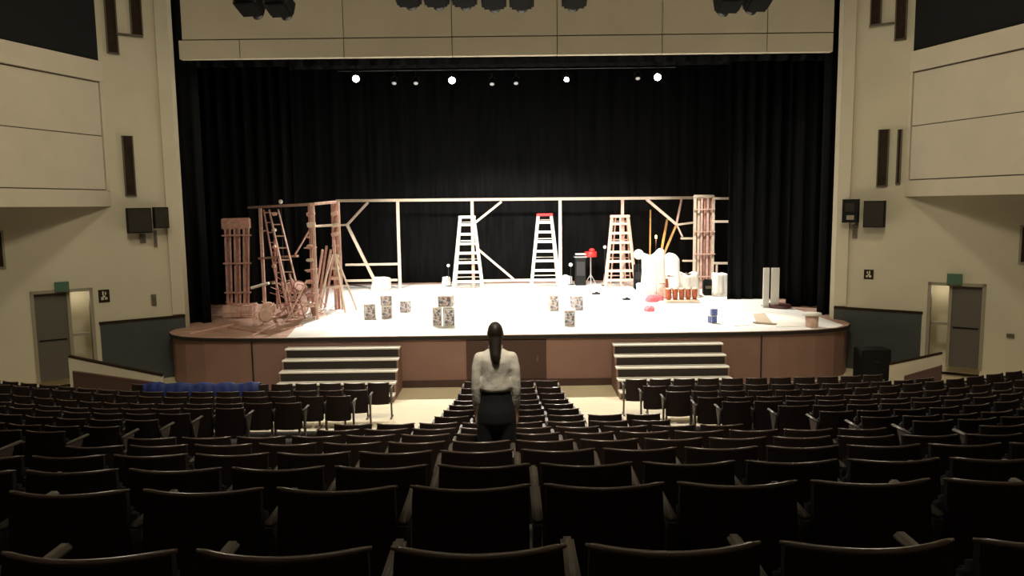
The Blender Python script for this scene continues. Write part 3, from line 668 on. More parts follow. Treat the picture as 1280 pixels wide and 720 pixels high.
for x_, y_, dz, rot, m, lab in pile:
    p = on_z(x_, y_, STZ); R3 = Matrix.Rotation(rot[2], 3, 'Z') @ Matrix.Rotation(rot[1], 3, 'Y') @ Matrix.Rotation(rot[0], 3, 'X')
    lo = min((R3 @ Vector(c)).z for c in [(sx*.2, sy2*.22, z) for sx in (-1, 1) for sy2 in (-1, 1) for z in (0, .45)]+[(sx*.19, -.22, .70) for sx in (-1, 1)]+[(0, -.25, .88)])
    bentwood('bentwood_chair', lab+', left stage', m, (p.x, p.y, STZ-lo+dz+0.005), rot)
sticks = [((316, 420), (347, 404), 'pink2', 'pale stick lying nearest the stage edge before the chair pile'), ((284, 409), (334, 417), 'pink', 'long thin batten on deck in front of the slatted tower'), 
 ((238, 417), (292, 405), 'pink2', 'pale batten on the deck at the far left of the stage'), ((352, 412), (378, 407), 'pink2', 'short stick on deck below the tall double post')]
for a, b, m, lab in sticks:
    a, b = on_z(*a, STZ+0.02), on_z(*b, STZ+0.02); tag(MB().bar(a, b, .06, .04, .005).build('timber_batten', m), lab, 'batten')
pl = [(344, 402, 372, 365), (352, 405, 386, 378), (362, 398, 352, 352), (358, 402, 384, 350), (374, 396, 362, 342)]
for k, (a, b, c, d) in enumerate(pl):
    A = on_z(a, b, STZ); B = on_y(c, d, A.y+0.25); A.z += 0.02
    tag(MB().bar(A, B, .055, .05, .006).build('propped_stick', 'pink2' if k % 2 else 'pink'), ['low stick sloping up to the right through the chair pile', 'stick sloping up right at the front of the chair pile',
      'near upright stick at the left of the chair pile', 'steep stick sloping right in the middle of the chair pile', 'tallest stick standing up from the chair pile'][k], 'stick', 'sticks in the chair pile')
# ------------------------------------------------------------------ picture boxes
def pbox(x0, x1, ytop, ybot, m, label, base=None, rz=0.25):
    foot = on_z((x0+x1)/2, ybot, STZ+0.006) if base is None else base; sc = foot.y/F; w = (x1-x0)*sc*0.86; h = on_y((x0+x1)/2, ytop, foot.y).z-foot.z
    t = thing('picture_box', label, 'box', foot, rz, 'printed boxes on the white floor')
    MB().box((0, w/2, h/2), (w, w, h), None, .008).build('carton', 'paper', t)
    for a_ in range(4):
        c_ = Vector((0, w/2, h/2)); R3 = Matrix.Rotation(a_*math.pi/2, 4, 'Z'); o_ = R3 @ Vector((0, -w/2-0.003, 0))
        MB().box(c_+o_, (w*0.86, .006, h*0.86) if a_ % 2 == 0 else (.006, w*0.86, h*0.86)).build('picture_panel', m, t)
    return t, h
pbox(455, 471, 380, 399, 'col_a', 'low printed box, leftmost of those near the tripod')
t_, h_ = pbox(476, 491, 383, 398, 'col_a', 'lower printed box of the small stack right of the tripod', rz=0.1)
pbox(476, 491, 369.5, 383, 'col_a', 'printed box on top of the small stack right of the tripod', base=Vector(t_.location)+Vector((0.02, 0, h_)), rz=0.3)
pbox(498, 511, 376, 391, 'col_b', 'printed box right of the small stack and left of the person', rz=-0.3)
a1, hh = pbox(540, 553, 384, 408, 'col_a', 'tall printed box at left of the triple stack beside the person', rz=0.05)
a2, hh2 = pbox(554, 570, 386, 408.5, 'col_b', 'bluish printed box at right of the triple stack beside the person', rz=0.15)
pbox(549, 570, 370, 386, 'col_a', 'printed box on top of the triple stack beside the person', base=(Vector(a1.location)+Vector(a2.location))/2+Vector((0.05, 0.02, max(hh, hh2))), rz=-0.1)
pbox(686, 700, 369, 389, 'col_a', 'printed box at the left of the group right of the person', rz=0.1)
pbox(716, 731, 370, 388, 'col_b', 'pale printed box at the right of the group right of the person', rz=0.35)
pbox(704, 720, 388, 408, 'col_b', 'dark printed box standing nearest in the group right of the person', rz=-0.1)
t_, h_ = pbox(888, 898, 395, 404, 'bluep', 'lower small blue box near the right steps', rz=0.4)
pbox(889, 898, 386, 395, 'bluep', 'upper small blue box stacked near the right steps', base=Vector(t_.location)+Vector((0, 0, h_)), rz=0.0)
# ------------------------------------------------------------------ draped things, drums, stands
def drape(name, label, x0, x1, ytop, ybot, depth, seed, cat='draped cloth', m='white'):
    foot = on_z((x0+x1)/2, ybot, STZ+0.006); sc = foot.y/F; w = (x1-x0)*sc; h = on_y((x0+x1)/2, ytop, foot.y).z-foot.z
    rnd = random.Random(seed); mb = MB(); n = 36; rows = []
    ph = rnd.random()*6; k1, k2 = rnd.uniform(2, 3.2), rnd.uniform(1, 6)
    for v_, sc_ in ((0, 1.08), (0.2, 1.04), (0.4, 1.01), (0.6, .98), (0.8, .96), (0.92, .95), (0.975, .91), (1.0, .82), (1.0, .55), (1.0, .25), (1.0, .02)):
        rows.append([])
        for k in range(n):
            a_ = 2*math.pi*k/n; c_, s_ = math.cos(a_), math.sin(a_)
            sq = (abs(c_)**7+abs(s_)**7)**(-1/7)
            f = 1+0.06*(1-v_)*math.sin(8*a_+ph+2*v_)+0.05*math.sin(3*a_+v_*4+ph)+0.03*math.sin(13*a_+k2)
            X_, Y_ = c_*sq*sc_*f, s_*sq*sc_*f
            top = 1-0.10*(0.5+0.5*math.sin(k1*X_*0.8+k2))-0.04*math.sin(3.7*X_+ph)
            rows[-1].append((X_*w/2/1.08, depth/2+Y_*depth/2, max(0, h*v_*(1+(top-1)*v_**2)/0.95)))
    vs = mb.quadmesh(rows, True); mb.bm.faces.new(vs[0][::-1]); mb.bm.faces.new(vs[-1])
    return tag(mb.build(name, m, None, True, foot), label, cat)
drape('draped_instrument', 'large white cloth draped over an instrument behind the brown drums', 804, 833, 317, 374, 0.8, 3)
drape('draped_instrument', 'white cloth covered case between the large drape and bundled column', 829, 852, 321, 366, 0.9, 5)
drape('draped_instrument', 'low cream cloth covered stack just right of the drums', 853, 876, 342, 372, 0.7, 9)
drape('draped_chair', 'cream cloth over a chair partly behind the right leg curtain', 893, 915, 343, 371, 0.6, 11)
drape('cloth_heap', 'low white cloth heap on floor left of the brown drums', 797, 822, 356, 372, 0.7, 13)
drape('cloth_bundle', 'white cloth bundle at the foot of the left frame brace', 463, 487, 348, 363, 0.7, 17)
def drumset():
    foot = on_z(850, 379, STZ+0.006); t = thing('drum_rack', 'pale timber rack holding a row of small drums', 'rack', foot); B0 = Vector(foot)
    xa, xb = on_y(833, 378, foot.y).x-B0.x, on_y(874, 378, foot.y).x-B0.x
    zz = on_y(850, 361, foot.y).z-foot.z
    MB().box(((xa+xb)/2, 0.2, 0.05), (xb-xa, 0.5, 0.10), None, .01).build('base_board', 'cream', t)
    MB().box(((xa+xb)/2, 0.42, zz*0.9), (xb-xa, 0.04, 0.08), None, .01).build('rear_rail', 'cream', t)
    for x_ in (xa+.03, xb-.03): MB().box((x_, 0.42, zz*0.45), (.05, .05, zz*0.9)).build('post', 'cream', t)
    n = 5
    for k in range(n):
        x_ = xa+(xb-xa)*(k+.5)/n; r = (xb-xa)/n*0.44
        d = thing('hand_drum', ['leftmost', 'second', 'middle', 'fourth', 'rightmost'][k]+' of five orange brown hand drums on the pale rack', 'drum', B0+Vector((x_, 0.18, 0.10)), 0, 'hand drums on the rack')
        MB().lathe((0, 0, 0), [(r*.7, 0), (r*.95, zz*.3), (r*.98, zz*.6), (r*.9, zz-.12)], 16).build('shell', 'drum', d, True)
        MB().lathe((0, 0, zz-.13), [(r*.96, 0), (r*.96, .03), (r*.5, .036), (.01, .036)], 16).build('drum_head', 'skin_d', d, True)
    for k in range(2):
        p_ = on_z(826+k*4, 375-6*k, STZ+.006)
        d = thing('conga_drum', ['tall reddish conga drum standing left of the drum rack', 'second conga drum half hidden behind the first'][k], 'drum', p_)
        hh_ = 0.62
        MB().lathe((0, 0, 0), [(.10, 0), (.15, .3), (.15, .42), (.13, hh_)], 16).build('shell', 'drum' if k else 'pink2', d, True)
        MB().lathe((0, 0, hh_), [(.14, -.03), (.14, .01), (.01, .012)], 16).build('drum_head', 'skin_d', d, True)
drumset()
# cymbal row above drums
for k, (x_, y_) in enumerate(((828, 349), (840, 347), (862, 344))):
    f_ = on_z(x_, 373, STZ+.006); z_ = on_y(x_, y_, f_.y).z-f_.z
    d = thing('cymbal_stand', ['left', 'middle', 'right'][k]+' dull cymbal on a thin stand above the hand drums', 'cymbal', f_+Vector((0, .55, 0)))
    MB().tube((0, 0, 0.02), (0, 0, z_), .012).build('stand', 'metal', d)
    for a_ in (0.3, 2.4, 4.5): MB().tube((0, 0, .3), (.22*math.cos(a_), .22*math.sin(a_), 0), .008).build('leg', 'metal', d)
    MB().lathe((0, 0, z_), [(.19, 0), (.10, .012), (.04, .022), (.035, .04), (.005, .045)], 20).build('cymbal', 'brass', d, True)
# pink cloth
for k, (x_, y_, w_) in enumerate(((812, 389, .15), (815, 377, .2), (824, 375, .2), (833, 374, .16))):
    f_ = on_z(x_, y_, STZ+.006); mb = MB(); n = 18
    rows = [[(w_*s_*(1+.18*math.sin(5*2*math.pi*j/n+k))*math.cos(2*math.pi*j/n), w_*s_*math.sin(2*math.pi*j/n), w_*h_*(1+.2*math.sin(3*2*math.pi*j/n+k))) for j in range(n)] for s_, h_ in ((1, 0), (1.02, .35), (.8, .8), (.4, 1.0), (.05, .95))]
    vs = mb.quadmesh(rows, True); mb.bm.faces.new(vs[0][::-1]); mb.bm.faces.new(vs[-1])
    tag(mb.build('pink_fabric', 'rose', None, True, f_), ['pink cloth lump lying nearest, left of the drums', 'pink cloth lump just behind the nearest one', 'middle pink cloth lump before the conga drums', 'pink cloth lump touching the drum rack'][k], 'cloth', 'pink cloth lumps by the drums')
# dark stand group behind (between ladders)
f_ = on_z(726, 357, STZ+.006); d = thing('equipment_rack', 'tall black equipment rack between the red capped and peach ladders', 'rack', f_)
hh_ = on_y(726, 322, f_.y).z-f_.z
MB().box((0, .25, hh_/2), (.42, .5, hh_), None, .02).build('rack_body', 'black', d)
MB().box((0, .25, hh_+.02), (.52, .55, .05), None, .01).build('rack_top', 'chrome', d)
MB().box((0, -.012, hh_*.6), (.34, .02, hh_*.5)).build('front_panel', 'metal', d)
f_ = on_z(739, 357, STZ+.006); d = thing('snare_stand', 'red snare drum on a pale stand right of the black rack', 'drum', f_); hh_ = on_y(739, 320, f_.y).z-f_.z
MB().tube((0, .2, .3), (0, .2, hh_-.05), .03).build('stand', 'chrome', d)
for a_ in (.5, 2.6, 4.7): MB().tube((0, .2, .45), (.28*math.cos(a_), .2+.2*math.sin(a_), .02), .016).build('leg', 'chrome', d)
MB().lathe((0, .2, hh_-.05), [(.24, 0), (.25, .02), (.25, .2), (.24, .22), (.01, .22)], 20).build('shell', 'red', d, True)
MB().box((-.42, .2, hh_+.07), (.42, .3, .05), None, .01).build('tray', 'paper', d)
MB().ball((.05, .2, hh_+.22), (.13, .13, .09)).build('mallet_head', 'red', d, True)
def cyl_stand(x_, y_, base, label, r=.07, m='white', cat='lamp', name='globe_stand'):
    f_ = on_z(x_, base, STZ+.006); z_ = on_y(x_, y_, f_.y).z-f_.z; d = thing(name, label, cat, f_)
    MB().tube((0, 0, .02), (0, 0, z_), .014).build('pole', 'metal', d); MB().lathe((0, 0, 0), [(.14, 0), (.14, .02), (.02, .04)]).build('base', 'metal', d)
    MB().ball((0, 0, z_), r).build('globe', m, d, True)
cyl_stand(713.5, 331, 356, 'small white globe on thin stand right of the red capped ladder', .085)
cyl_stand(756, 309, 357, 'small white globe high on a thin stand left of the peach ladder', .07)
cyl_stand(798, 318, 362, 'large white globe on a stand between the peach ladder and drapes', .2)
for x_, y_, w_, h_, lab in ((799, 362, .30, .95, 'black cabinet between the peach ladder and the large white drape'), (842, 366, .34, 1.35, 'black cabinet standing behind the cymbals and hand drums')):
    f_ = on_z(x_, y_, STZ+.006); d = thing('black_cabinet', lab, 'cabinet', f_)
    MB().box((0, .35, h_/2), (w_, .3, h_), None, .02).build('cabinet_body', 'black', d); MB().box((0, .19, h_*.55), (w_*.7, .02, h_*.3), None, .004).build('front_grille', 'metal', d)
cyl_stand(561, 332, 358, 'small white globe on thin stand left of the pale ladder behind the person', .07)
cyl_stand(357, 252, 386, 'small pale globe at the top of a pole over the wing frame', .07)
drape('cloth_heap', 'small white cloth heap at foot of the red capped ladder', 702, 716, 345, 356, 0.4, 23)
drape('cloth_heap', 'small white cloth heap at foot of the leftmost pale ladder', 552, 563, 347, 358, 0.4, 29)
f_ = on_z(745, 369, STZ+.006)
for k, (x_, y_, w_, dd, m, lab) in enumerate(((745, 368, .5, .3, 'metal', 'small dark gadget lying on white floor left of peach ladder'), (783, 375, .45, .25, 'metal', 'small dark gadget lying on white floor in front of peach ladder'))):
    f_ = on_z(x_, y_, STZ+.006); tag(MB().box((0, 0, .03), (w_*.6, dd*.6, .06), None, .015).box((0.02, 0, .075), (w_*.2, dd*.3, .04), None, .01).build('small_gadget', m, None, False, f_, .2), lab, 'gadget')
# low bench behind the first ladder
f_ = on_z(565, 357, STZ+.006)
# black box near bundled column
f_ = on_z(879, 366, STZ+.006); d = thing('black_case', 'small black case standing at the foot of bundled column', 'case', f_-Vector((0, .7, 0)))
MB().box((0, 0, .28), (.38, .3, .56), None, .04).build('case_body', 'black', d); MB().box((0, -.17, .3), (.3, .03, .1), None, .01).build('front_panel', 'brass', d)
# right side: two white boards on a dark plinth
f_ = on_z(966, 381.5, STZ+.006)
pts = [on_z(951, 381, STZ), on_z(1001, 389, STZ)]
d = thing('oval_plinth', 'low dark red oval plinth at the right of the stage', 'plinth', ((pts[0].x+pts[1].x)/2, (pts[0].y+pts[1].y)/2+.1, STZ+.006))
W2 = (pts[1].x-pts[0].x)/2; mb = MB(); n = 28
rows = [[(W2*s_*math.cos(2*math.pi*k/n), .42*s_*math.sin(2*math.pi*k/n), z_) for k in range(n)] for s_, z_ in ((1, 0), (1.02, .05), (.98, .10), (.05, .11))]
vs = mb.quadmesh(rows, True); mb.bm.faces.new(vs[0][::-1]); mb.bm.faces.new(vs[-1]); mb.build('plinth_slab', 'plinth', d, True)
for k, (x0, x1, lab) in enumerate(((952.5, 960, 'narrower white upright board, left of the pair by the right curtain'), (962.5, 972.5, 'wider white upright board, right of the pair by the right curtain'))):
    b_ = on_z((x0+x1)/2, 381.5, STZ+.08); sc = b_.y/F; h_ = on_y((x0+x1)/2, 334, b_.y).z-b_.z+0.06; w_ = (x1-x0)*sc
    d = thing('upright_board', lab, 'board', (b_.x, b_.y-.05, STZ+.006+(.0 if k == 0 else .0)))
    MB().box((0, 0, h_/2), (w_, .06, h_), Matrix.Rotation(0.0, 4, 'Y'), .008).build('board', 'paper', d)
    MB().box((0, .09, .05), (w_*.8, .24, .04), None, .008).build('foot', 'tan', d)
# bucket stool
f_ = on_z(1018, 410, STZ+.006); d = thing('bucket_stool', 'pale round tub with a wide white lid near the right stage corner', 'tub', f_+Vector((0, .18, 0)))
hh_ = on_y(1018, 391, f_.y+.18).z-f_.z
MB().lathe((0, 0, 0), [(.15, 0), (.16, .02), (.17, hh_-.06)], 20).build('tub_body', 'pink2', d, True)
MB().lathe((0, 0, hh_-.06), [(.24, 0), (.245, .02), (.24, .06), (.01, .065)], 20).build('lid', 'paper', d, True)
# boards and sheets on the right deck
sheets = [([(941, 393), (956, 392), (966, 405), (946, 405)], 'tan', .02, 'tan square board lying among white sheets near the right stage edge'),
 ([(962, 392), (998, 394), (1012, 408), (970, 409)], 'paper', .012, 'large white sheet left of the round tub'), 
 ([(915, 398), (938, 394), (944, 406), (918, 408)], 'paper', .012, 'white sheet right of the small blue boxes')]
for k, (pp, m, th, lab) in enumerate(sheets):
    P = [on_z(*q_, STZ+.006) for q_ in pp]; c_ = sum(P, Vector())/4
    mb = MB(); mb.prism([(q_.x-c_.x, q_.y-c_.y) for q_ in P[::-1]], 0, th); tag(mb.build('loose_sheet', m, None, False, (c_.x, c_.y, STZ+.006)), lab, 'sheet')
P = [on_z(940, 404, STZ+.006), on_z(970, 406, STZ+.006)]
tag(MB().bar(P[0]+Vector((0, -.06, .03)), P[1]+Vector((0, -.06, .03)), .05, .05, .01).build('timber_strip', 'tan'), 'tan strip of timber along the near edge of the tan board', 'strip')
# ------------------------------------------------------------------ auditorium seats
def seat_proto(two):
    t = thing('auditorium_seat', 'seat', 'seat', (0, 0, -50))
    w = 0.455; n = 12
    def back_pt(x, z, off):
        u = 2*x/w; return (x, -0.0 + 0.06*u*u - (z-0.80)*-0.16 + off - 0.0, z - 0.0)
    # shell with real thickness, rounded top corners
    mb = MB(); rows = []
    zs = [0.34, 0.36, 0.50, 0.65, 0.74, 0.785]
    ring = []
    for z in zs:
        ww = w if z < .77 else w*0.985
        f_ = [back_pt(-ww/2+ww*k/n, z, 0.0) for k in range(n+1)]; b_ = [back_pt(ww/2-ww*k/n, z, 0.028) for k in range(n+1)]
        rows.append(f_+b_)
    vs = mb.quadmesh(rows, True); mb.bm.faces.new(vs[0][::-1]); mb.bm.faces.new(vs[-1])
    mb.build('backrest', 'seatback', t)
    mb = MB(); pts = [back_pt(-w/2-.006+(w+.012)*k/16, 0.79, 0.012) for k in range(17)]
    rr = [.006]+[.010]*15+[.006]; mb.path(pts, rr, 8); mb.build('top_rail', 'lip', t, True)
    mb = MB(); q_ = Matrix.Rotation(math.radians(-9), 4, 'X')
    mb.box((0, 0.125, 0.50), (0.43, 0.09, 0.38), q_, .025); mb.build('seat_cushion', 'cushion', t, True)
    for s in ((-1, 1) if two else (-1,)):
        x = s*SW/2
        prof = [(0.26, 0.0), (0.27, .025), (0.17, .05), (0.145, .22), (0.16, .42), (0.27, .62), (0.27, .645), (0.03, .645), (0.04, .60), (0.09, .42), (0.085, .22), (0.10, .05), (0.0, .025), (0.0, 0)]
        mb = MB(); lo = [mb.bm.verts.new((x-.016, y, z)) for y, z in prof]; hi = [mb.bm.verts.new((x+.016, y, z)) for y, z in prof]; m_ = len(prof)
        mb.bm.faces.new(lo); mb.bm.faces.new(hi[::-1])
        for i in range(m_): mb.bm.faces.new((lo[i], hi[i], hi[(i+1) % m_], lo[(i+1) % m_]))
        mb.build('side_standard', 'stand', t)
        MB().box((x, .215, .657), (.042, .36, .028), None, .009).build('armrest', 'arm', t, True)
    return t
P1, P2 = seat_proto(False), seat_proto(True)
used = set()
def place_seat(two, loc, rz, label, group):
    src = P2 if two else P1
    if src not in used: used.add(src); r = src
    else:
        r = src.copy(); COL.objects.link(r)
        for ch in list(src.children):
            c_ = ch.copy(); COL.objects.link(c_); c_.parent = r
    r.location = loc; r.rotation_euler = (0, 0, rz); r['label'] = label; r['group'] = group
    return r
def ordn(n): return str(n)+('th' if 10 <= n % 100 <= 20 else {1: 'st', 2: 'nd', 3: 'rd'}.get(n % 10, 'th'))
def visible(x, y, z, m=40):
    v_ = Vector((x, y, z))-CAM; zc = v_.dot(FW)
    if zc < .5: return False
    px_ = 640+F*v_.dot(RT)/zc; py_ = 360-F*v_.dot(UP)/zc
    return -m*2.2/zc**.5-m*.3 < px_ < 1280+m*2.2/zc**.5+m*.3 and py_ < 760
# measured seat centre (pixel) of one seat in each row, seat counts left/right of it; None = fill the frame
def xc(px_, i): return (CAM + ray(px_, TOPY[i])*ZC[i]).x
CEN = {0: (597, None, None), 1: (587, None, None), 2: (604, None, None), 3: (595.5, None, None), 4: (600.5, 6, None), 5: (600, 6, 7), 6: (602, 3, 5), 7: (601, 3, 4), 8: (612, 1, 4)}
for i in range(9, 15): CEN[i] = (None, None, None)
LEND = {14: -2.6, 13: -2.87, 12: -3.0, 11: -3.65, 10: -4.3, 9: -4.75, 8: -4.75, 7: -4.75, 6: -4.85, 5: -4.95}
REND = {14: 2.45, 13: 2.65, 12: 2.9, 11: 3.25, 10: 3.4, 9: 3.95, 8: 4.15, 7: 4.25, 6: 4.35, 5: 4.45}
nseat = 0
REARN = ['the nearest row', 'second row from the camera', 'third row from the camera', 'fourth row from the camera', 'fifth row from the camera']
SEATS = []
for i in range(15):
    y0, z0 = ROW[i]; px0, nl, nr = CEN[i]
    if px0 is None: xs = [-1.5*SW, -.5*SW, .5*SW, 1.5*SW]
    else:
        x0 = xc(px0, i); a = nl if nl is not None else 30; b = nr if nr is not None else 30
        if i in (0, 1, 2, 3): a = b = 9
        xs = [x0+k*SW for k in range(-a, b+1)]
    blocks = [('central block', xs)]
    if i in LEND:
        blocks.append(('left block', sorted([LEND[i]-SW*(k+.5) for k in range(22)])))
        blocks.append(('right block', sorted([REND[i]+SW*(k+.5) for k in range(22)])))
    rowname = ordn(15-i)+' row from the stage' if i > 4 else REARN[i]
    for bn, xx in blocks:
        ok = []
        for x in xx:
            ya = y0+sag(i, x)
            # keep clear of walls and parapets
            d = (abs(x)-AX)*SL/UL*-1 + (AY-ya)/UL
            if bn != 'central block' and (d < 1.6 or i == 14 and abs(x) > 8.25 or i == 13 and x > 9.0): continue
            if not visible(x, ya, z0+.75): continue
            ok.append((x, ya))
        for k, (x, ya) in enumerate(ok):
            two = (bn == 'right block' or bn == 'central block') and k == len(ok)-1 or (bn == 'left block' and k == len(ok)-1)
            if bn == 'right block': pos = ordn(k+1)+' from the aisle'
            elif bn == 'left block': pos = ordn(len(ok)-k)+' from the aisle'
            else: pos = ordn(k+1)+' from the left'
            lab = 'dark folding seat, '+pos+', '+rowname+((', '+bn) if i > 4 else ' with pale armrests')
            rz = math.atan(sagd(i, x))
            SEATS.append((two, (x, ya, z0), rz, lab, 'folding seats of the '+bn))
# at most 300 individual seats of one kind: the far ones beyond that become one stuff object
SEATS.sort(key=lambda s_: s_[1][1])
for s_ in SEATS[:300]: place_seat(*s_)
rest = SEATS[300:]
print('SEATS', len(SEATS))
if rest:
    bm = bmesh.new()
    mats = ['seatback', 'lip', 'cushion', 'stand', 'arm']
    for two, loc, rz, _, _ in rest:
        Mx = Matrix.Translation(loc) @ Matrix.Rotation(rz, 4, 'Z')
        for ch in P2.children if two else P1.children:
            mi = mats.index({'seatback': 'seatback', 'lip': 'lip'}.get([k for k in M_ if M_[k] == ch.data.materials[0]][0], [k for k in M_ if M_[k] == ch.data.materials[0]][0]))
            n0 = len(bm.faces); bm.from_mesh(ch.data); bm.faces.ensure_lookup_table()
            fs = bm.faces[n0:]; vv = {v_ for f in fs for v_ in f.verts}
            for v_ in vv: v_.co = Mx @ v_.co
            for f in fs: f.material_index = mi
    me = bpy.data.meshes.new('distant_seats'); bm.to_mesh(me); bm.free()
    for k in mats: me.materials.append(M_[k])
    o = bpy.data.objects.new('distant_seats', me); COL.objects.link(o)
    tag(o, 'remaining dark folding seats of the front rows nearest the stage', 'seats', None, 'stuff')
# blue cloth over the left front row
def cloth_over_row():
    i = 14; y0, z0 = ROW[i]; mb = MB(); rows = []
    xs = [-7.95+(2.55)*k/50 for k in range(51)]
    prof = [(-.10, .50), (-.08, .66), (-.05, .80), (0.0, .84), (.07, .835), (.16, .80), (.26, .72), (.32, .60)]
    for dy, dz in prof:
        rows.append([(x, y0+sag(i, x)+dy+.012*math.sin(x*31), z0+dz+.018*math.sin(x*12.1)*(1 if dz > .6 else 2.5)+.01*math.sin(x*29+dy*20)) for x in xs])
    mb.quadmesh(rows); o = mb.build('blue_cover', 'blue', None, True); md = o.modifiers.new('thickness', 'SOLIDIFY'); md.thickness = .006
    tag(o, 'blue cloth spread over the front row seats at left of the stage', 'cloth')
cloth_over_row()
# ------------------------------------------------------------------ person
def skin_obj(verts, edges, rad, name, m, parent, sub=2, root=0, smooth=True):
    me = bpy.data.meshes.new(name); me.from_pydata(verts, edges, []); o = bpy.data.objects.new(name, me); COL.objects.link(o)
    md = o.modifiers.new('s', 'SKIN'); md.use_smooth_shade = True
    o.modifiers.new('d', 'SUBSURF').levels = sub; o.modifiers['d'].render_levels = sub
    sv = me.skin_vertices[0].data
    for k, r in enumerate(rad): sv[k].radius = r if hasattr(r, '__len__') else (r, r); sv[k].use_root = (k == root)
    dg = bpy.context.evaluated_depsgraph_get(); dg.update()
    me2 = bpy.data.meshes.new_from_object(o.evaluated_get(dg)); bpy.data.objects.remove(o)
    me2.materials.clear(); me2.materials.append(M_[m]); me2.polygons.foreach_set('use_smooth', [True]*len(me2.polygons))
    o2 = bpy.data.objects.new(name, me2); COL.objects.link(o2); o2.parent = parent; return o2
class Sk:
    def __init__(s): s.v = []; s.e = []; s.r = []
    def add(s, p, r, par=None):
        s.v.append(p); s.r.append(r); k = len(s.v)-1
        if par is not None: s.e.append((par, k))
        return k
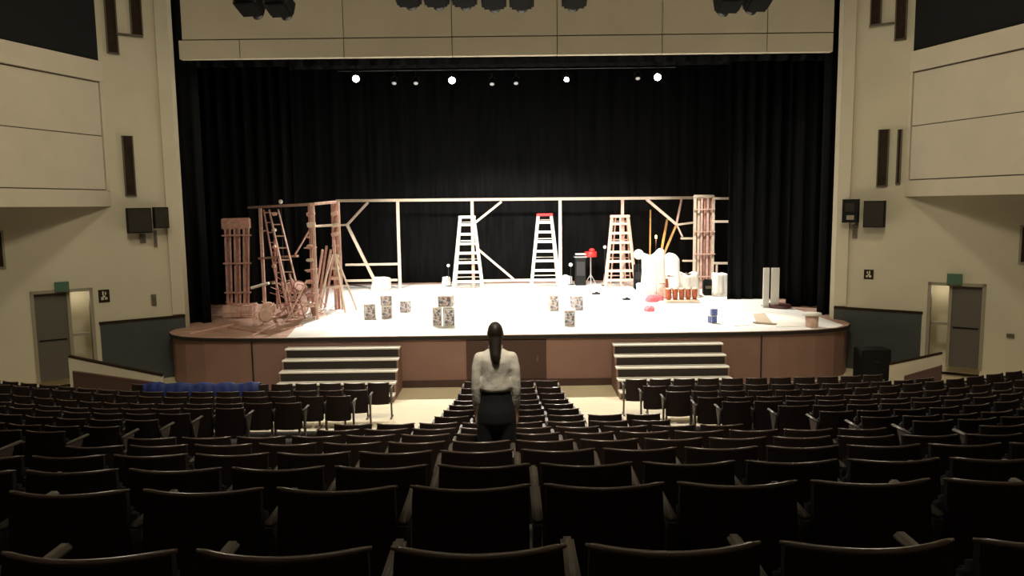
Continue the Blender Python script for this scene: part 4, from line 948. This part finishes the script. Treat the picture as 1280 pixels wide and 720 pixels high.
def person():
    Y = 6.52
    zf = ROW[4][1]+(ROW[5][1]-ROW[4][1])*(Y-ROW[4][0])/(ROW[5][0]-ROW[4][0])
    X = on_y(619.5, 440, Y).x; topz = on_y(619.5, 402, Y).z; H = topz-zf; k = H/1.70
    print('PERSON H', H)
    t = thing('person', 'person with dark tied hair in white shirt and black trousers standing among seats', 'person', (X, Y, zf)); t.scale = (1.06, 1.06, k)
    b = Sk()
    pel = b.add((0, 0, .92), (.11, .075)); w = b.add((0, .005, 1.09), (.095, .07), pel); ch = b.add((0, 0, 1.26), (.11, .08), w); uc = b.add((0, -.005, 1.375), (.085, .05), ch)
    nb = b.add((0, 0, 1.47), (.040, .040), uc); nk = b.add((0, .005, 1.495), (.038, .038), nb); h1 = b.add((0, .02, 1.545), (.050, .06), nk); h2 = b.add((0, .012, 1.605), (.062, .074), h1); h3 = b.add((0, .005, 1.655), (.045, .052), h2)
    b.add((0, .095, 1.575), (.012, .012), h1)
    for s in (-1, 1):
        sh = b.add((s*.125, 0, 1.39), (.033, .033), uc); el = b.add((s*.165, -.025, 1.14), (.033, .033), sh); wr = b.add((s*.165, .03, .91), (.024, .024), el)
        pm = b.add((s*.163, .04, .865), (.020, .034), wr); pk = b.add((s*.161, .045, .83), (.016, .036), pm)
        for j, (dy, ln) in enumerate(((-.024, .062), (-.008, .074), (.009, .078), (.025, .070))):
            f1 = b.add((s*.159, .045+dy, .795), (.008, .008), pk); f2 = b.add((s*.151, .048+dy, .795-ln*.5), (.0075, .0075), f1); b.add((s*.139, .052+dy, .795-ln*.95), (.006, .006), f2)
        th = b.add((s*.153, .078, .845), (.010, .010), pm); b.add((s*.143, .092, .81), (.008, .008), th)
        hp = b.add((s*.08, 0, .84), (.070, .072), pel); kn = b.add((s*.088, .01, .47), (.052, .052), hp); an = b.add((s*.092, -.02, .09), (.034, .034), kn); b.add((s*.10, .10, .04), (.032, .026), an)
    skin_obj(b.v, b.e, b.r, 'body', 'skin', t)
    def fuse(mb, name, m, vox=.011):
        o = mb.build(name, m); r_ = o.modifiers.new('r', 'REMESH'); r_.mode = 'VOXEL'; r_.voxel_size = vox; r_.use_smooth_shade = True
        sm = o.modifiers.new('s', 'SMOOTH'); sm.factor = .5; sm.iterations = 6
        dg = bpy.context.evaluated_depsgraph_get(); dg.update(); me2 = bpy.data.meshes.new_from_object(o.evaluated_get(dg)); bpy.data.objects.remove(o)
        me2.materials.clear(); me2.materials.append(M_[m]); me2.polygons.foreach_set('use_smooth', [True]*len(me2.polygons))
        o2 = bpy.data.objects.new(name, me2); COL.objects.link(o2); o2.parent = t; return o2
    def loft(mb, secs, n=28, wr=0.0):
        rows = [[(cx+rx*math.cos(2*math.pi*j/n)*(1+wr*math.sin(3*2*math.pi*j/n+z*40)), cy_+ry*math.sin(2*math.pi*j/n)*(1+wr*math.sin(5*2*math.pi*j/n+z*55)), z) for j in range(n)] for z, rx, ry, cx, cy_ in secs]
        vs = mb.quadmesh(rows, True); mb.bm.faces.new(vs[0][::-1]); mb.bm.faces.new(vs[-1])
    mb = MB()
    loft(mb, [(1.125, .120, .098, 0, 0), (1.15, .138, .112, 0, 0), (1.19, .138, .108, 0, 0), (1.26, .130, .100, 0, -.004), (1.33, .136, .102, 0, -.008), (1.39, .142, .100, 0, -.008), (1.43, .128, .085, 0, -.006), (1.462, .088, .068, 0, 0), (1.485, .052, .052, 0, .005)], wr=.025)
    def limb(mb, pts, rs, st=.012):
        for k_ in range(len(pts)-1):
            A_, B_ = Vector(pts[k_]), Vector(pts[k_+1]); n_ = max(1, int((B_-A_).length/st))
            for j in range(n_+1): u = j/n_; mb.ball(A_.lerp(B_, u), rs[k_]+(rs[k_+1]-rs[k_])*u, 12, 8)
    for s in (-1, 1): limb(mb, [(s*.10, 0, 1.41), (s*.135, -.005, 1.40), (s*.158, -.018, 1.32), (s*.166, -.026, 1.22), (s*.168, -.02, 1.14), (s*.167, .002, 1.05), (s*.163, .026, .965)], [.045, .052, .047, .043, .042, .039, .033])
    fuse(mb, 'shirt', 'shirt')
    MB().path([(.050*math.cos(a_), .004+.050*math.sin(a_), 1.492+.012*math.sin(a_)) for a_ in [2*math.pi*k_/16 for k_ in range(17)]], .012, 8).build('collar', 'shirt', t, True)
    mb = MB()
    loft(mb, [(.80, .155, .10, 0, 0), (.88, .168, .118, 0, -.01), (.96, .162, .115, 0, -.008), (1.05, .135, .100, 0, 0), (1.15, .118, .088, 0, 0)])
    for s in (-1, 1): loft(mb, [(.07, .058, .062, s*.094, -.01), (.30, .062, .066, s*.092, -.01), (.50, .070, .074, s*.09, .005), (.70, .084, .088, s*.084, 0), (.86, .090, .098, s*.078, 0)], 20)
    fuse(mb, 'trousers', 'trousers')
    for s in (-1, 1):
        MB().ball((s*.098, .045, .045), (.045, .125, .045)).build('shoe', 'shoe', t, True)
        MB().ball((s*.060, .012, 1.595), (.012, .02, .028)).build('ear', 'skin', t, True)
        MB().ball((s*.026, .078, 1.61), (.012, .008, .008)).build('eye', 'paper', t, True)
    mb = MB(); mb.ball((0, -.010, 1.617), (.066, .084, .086), 20, 14)
    for v_ in mb.bm.verts:
        if v_.co.y > .04 and v_.co.z < 1.65: v_.co.y = .04
    P_ = [(0, -.040, 1.60), (0, -.060, 1.55), (0, -.085, 1.48), (.002, -.110, 1.43), (.004, -.118, 1.395)]; R_ = [.058, .056, .050, .042, .032]
    for k_ in range(4):
        for j in range(6):
            u = j/6; c_ = Vector(P_[k_]).lerp(Vector(P_[k_+1]), u); r_ = R_[k_]+(R_[k_+1]-R_[k_])*u; mb.ball(c_, (r_, r_*.7, r_), 12, 8)
    fuse(mb, 'hair', 'hair', .008)
person()
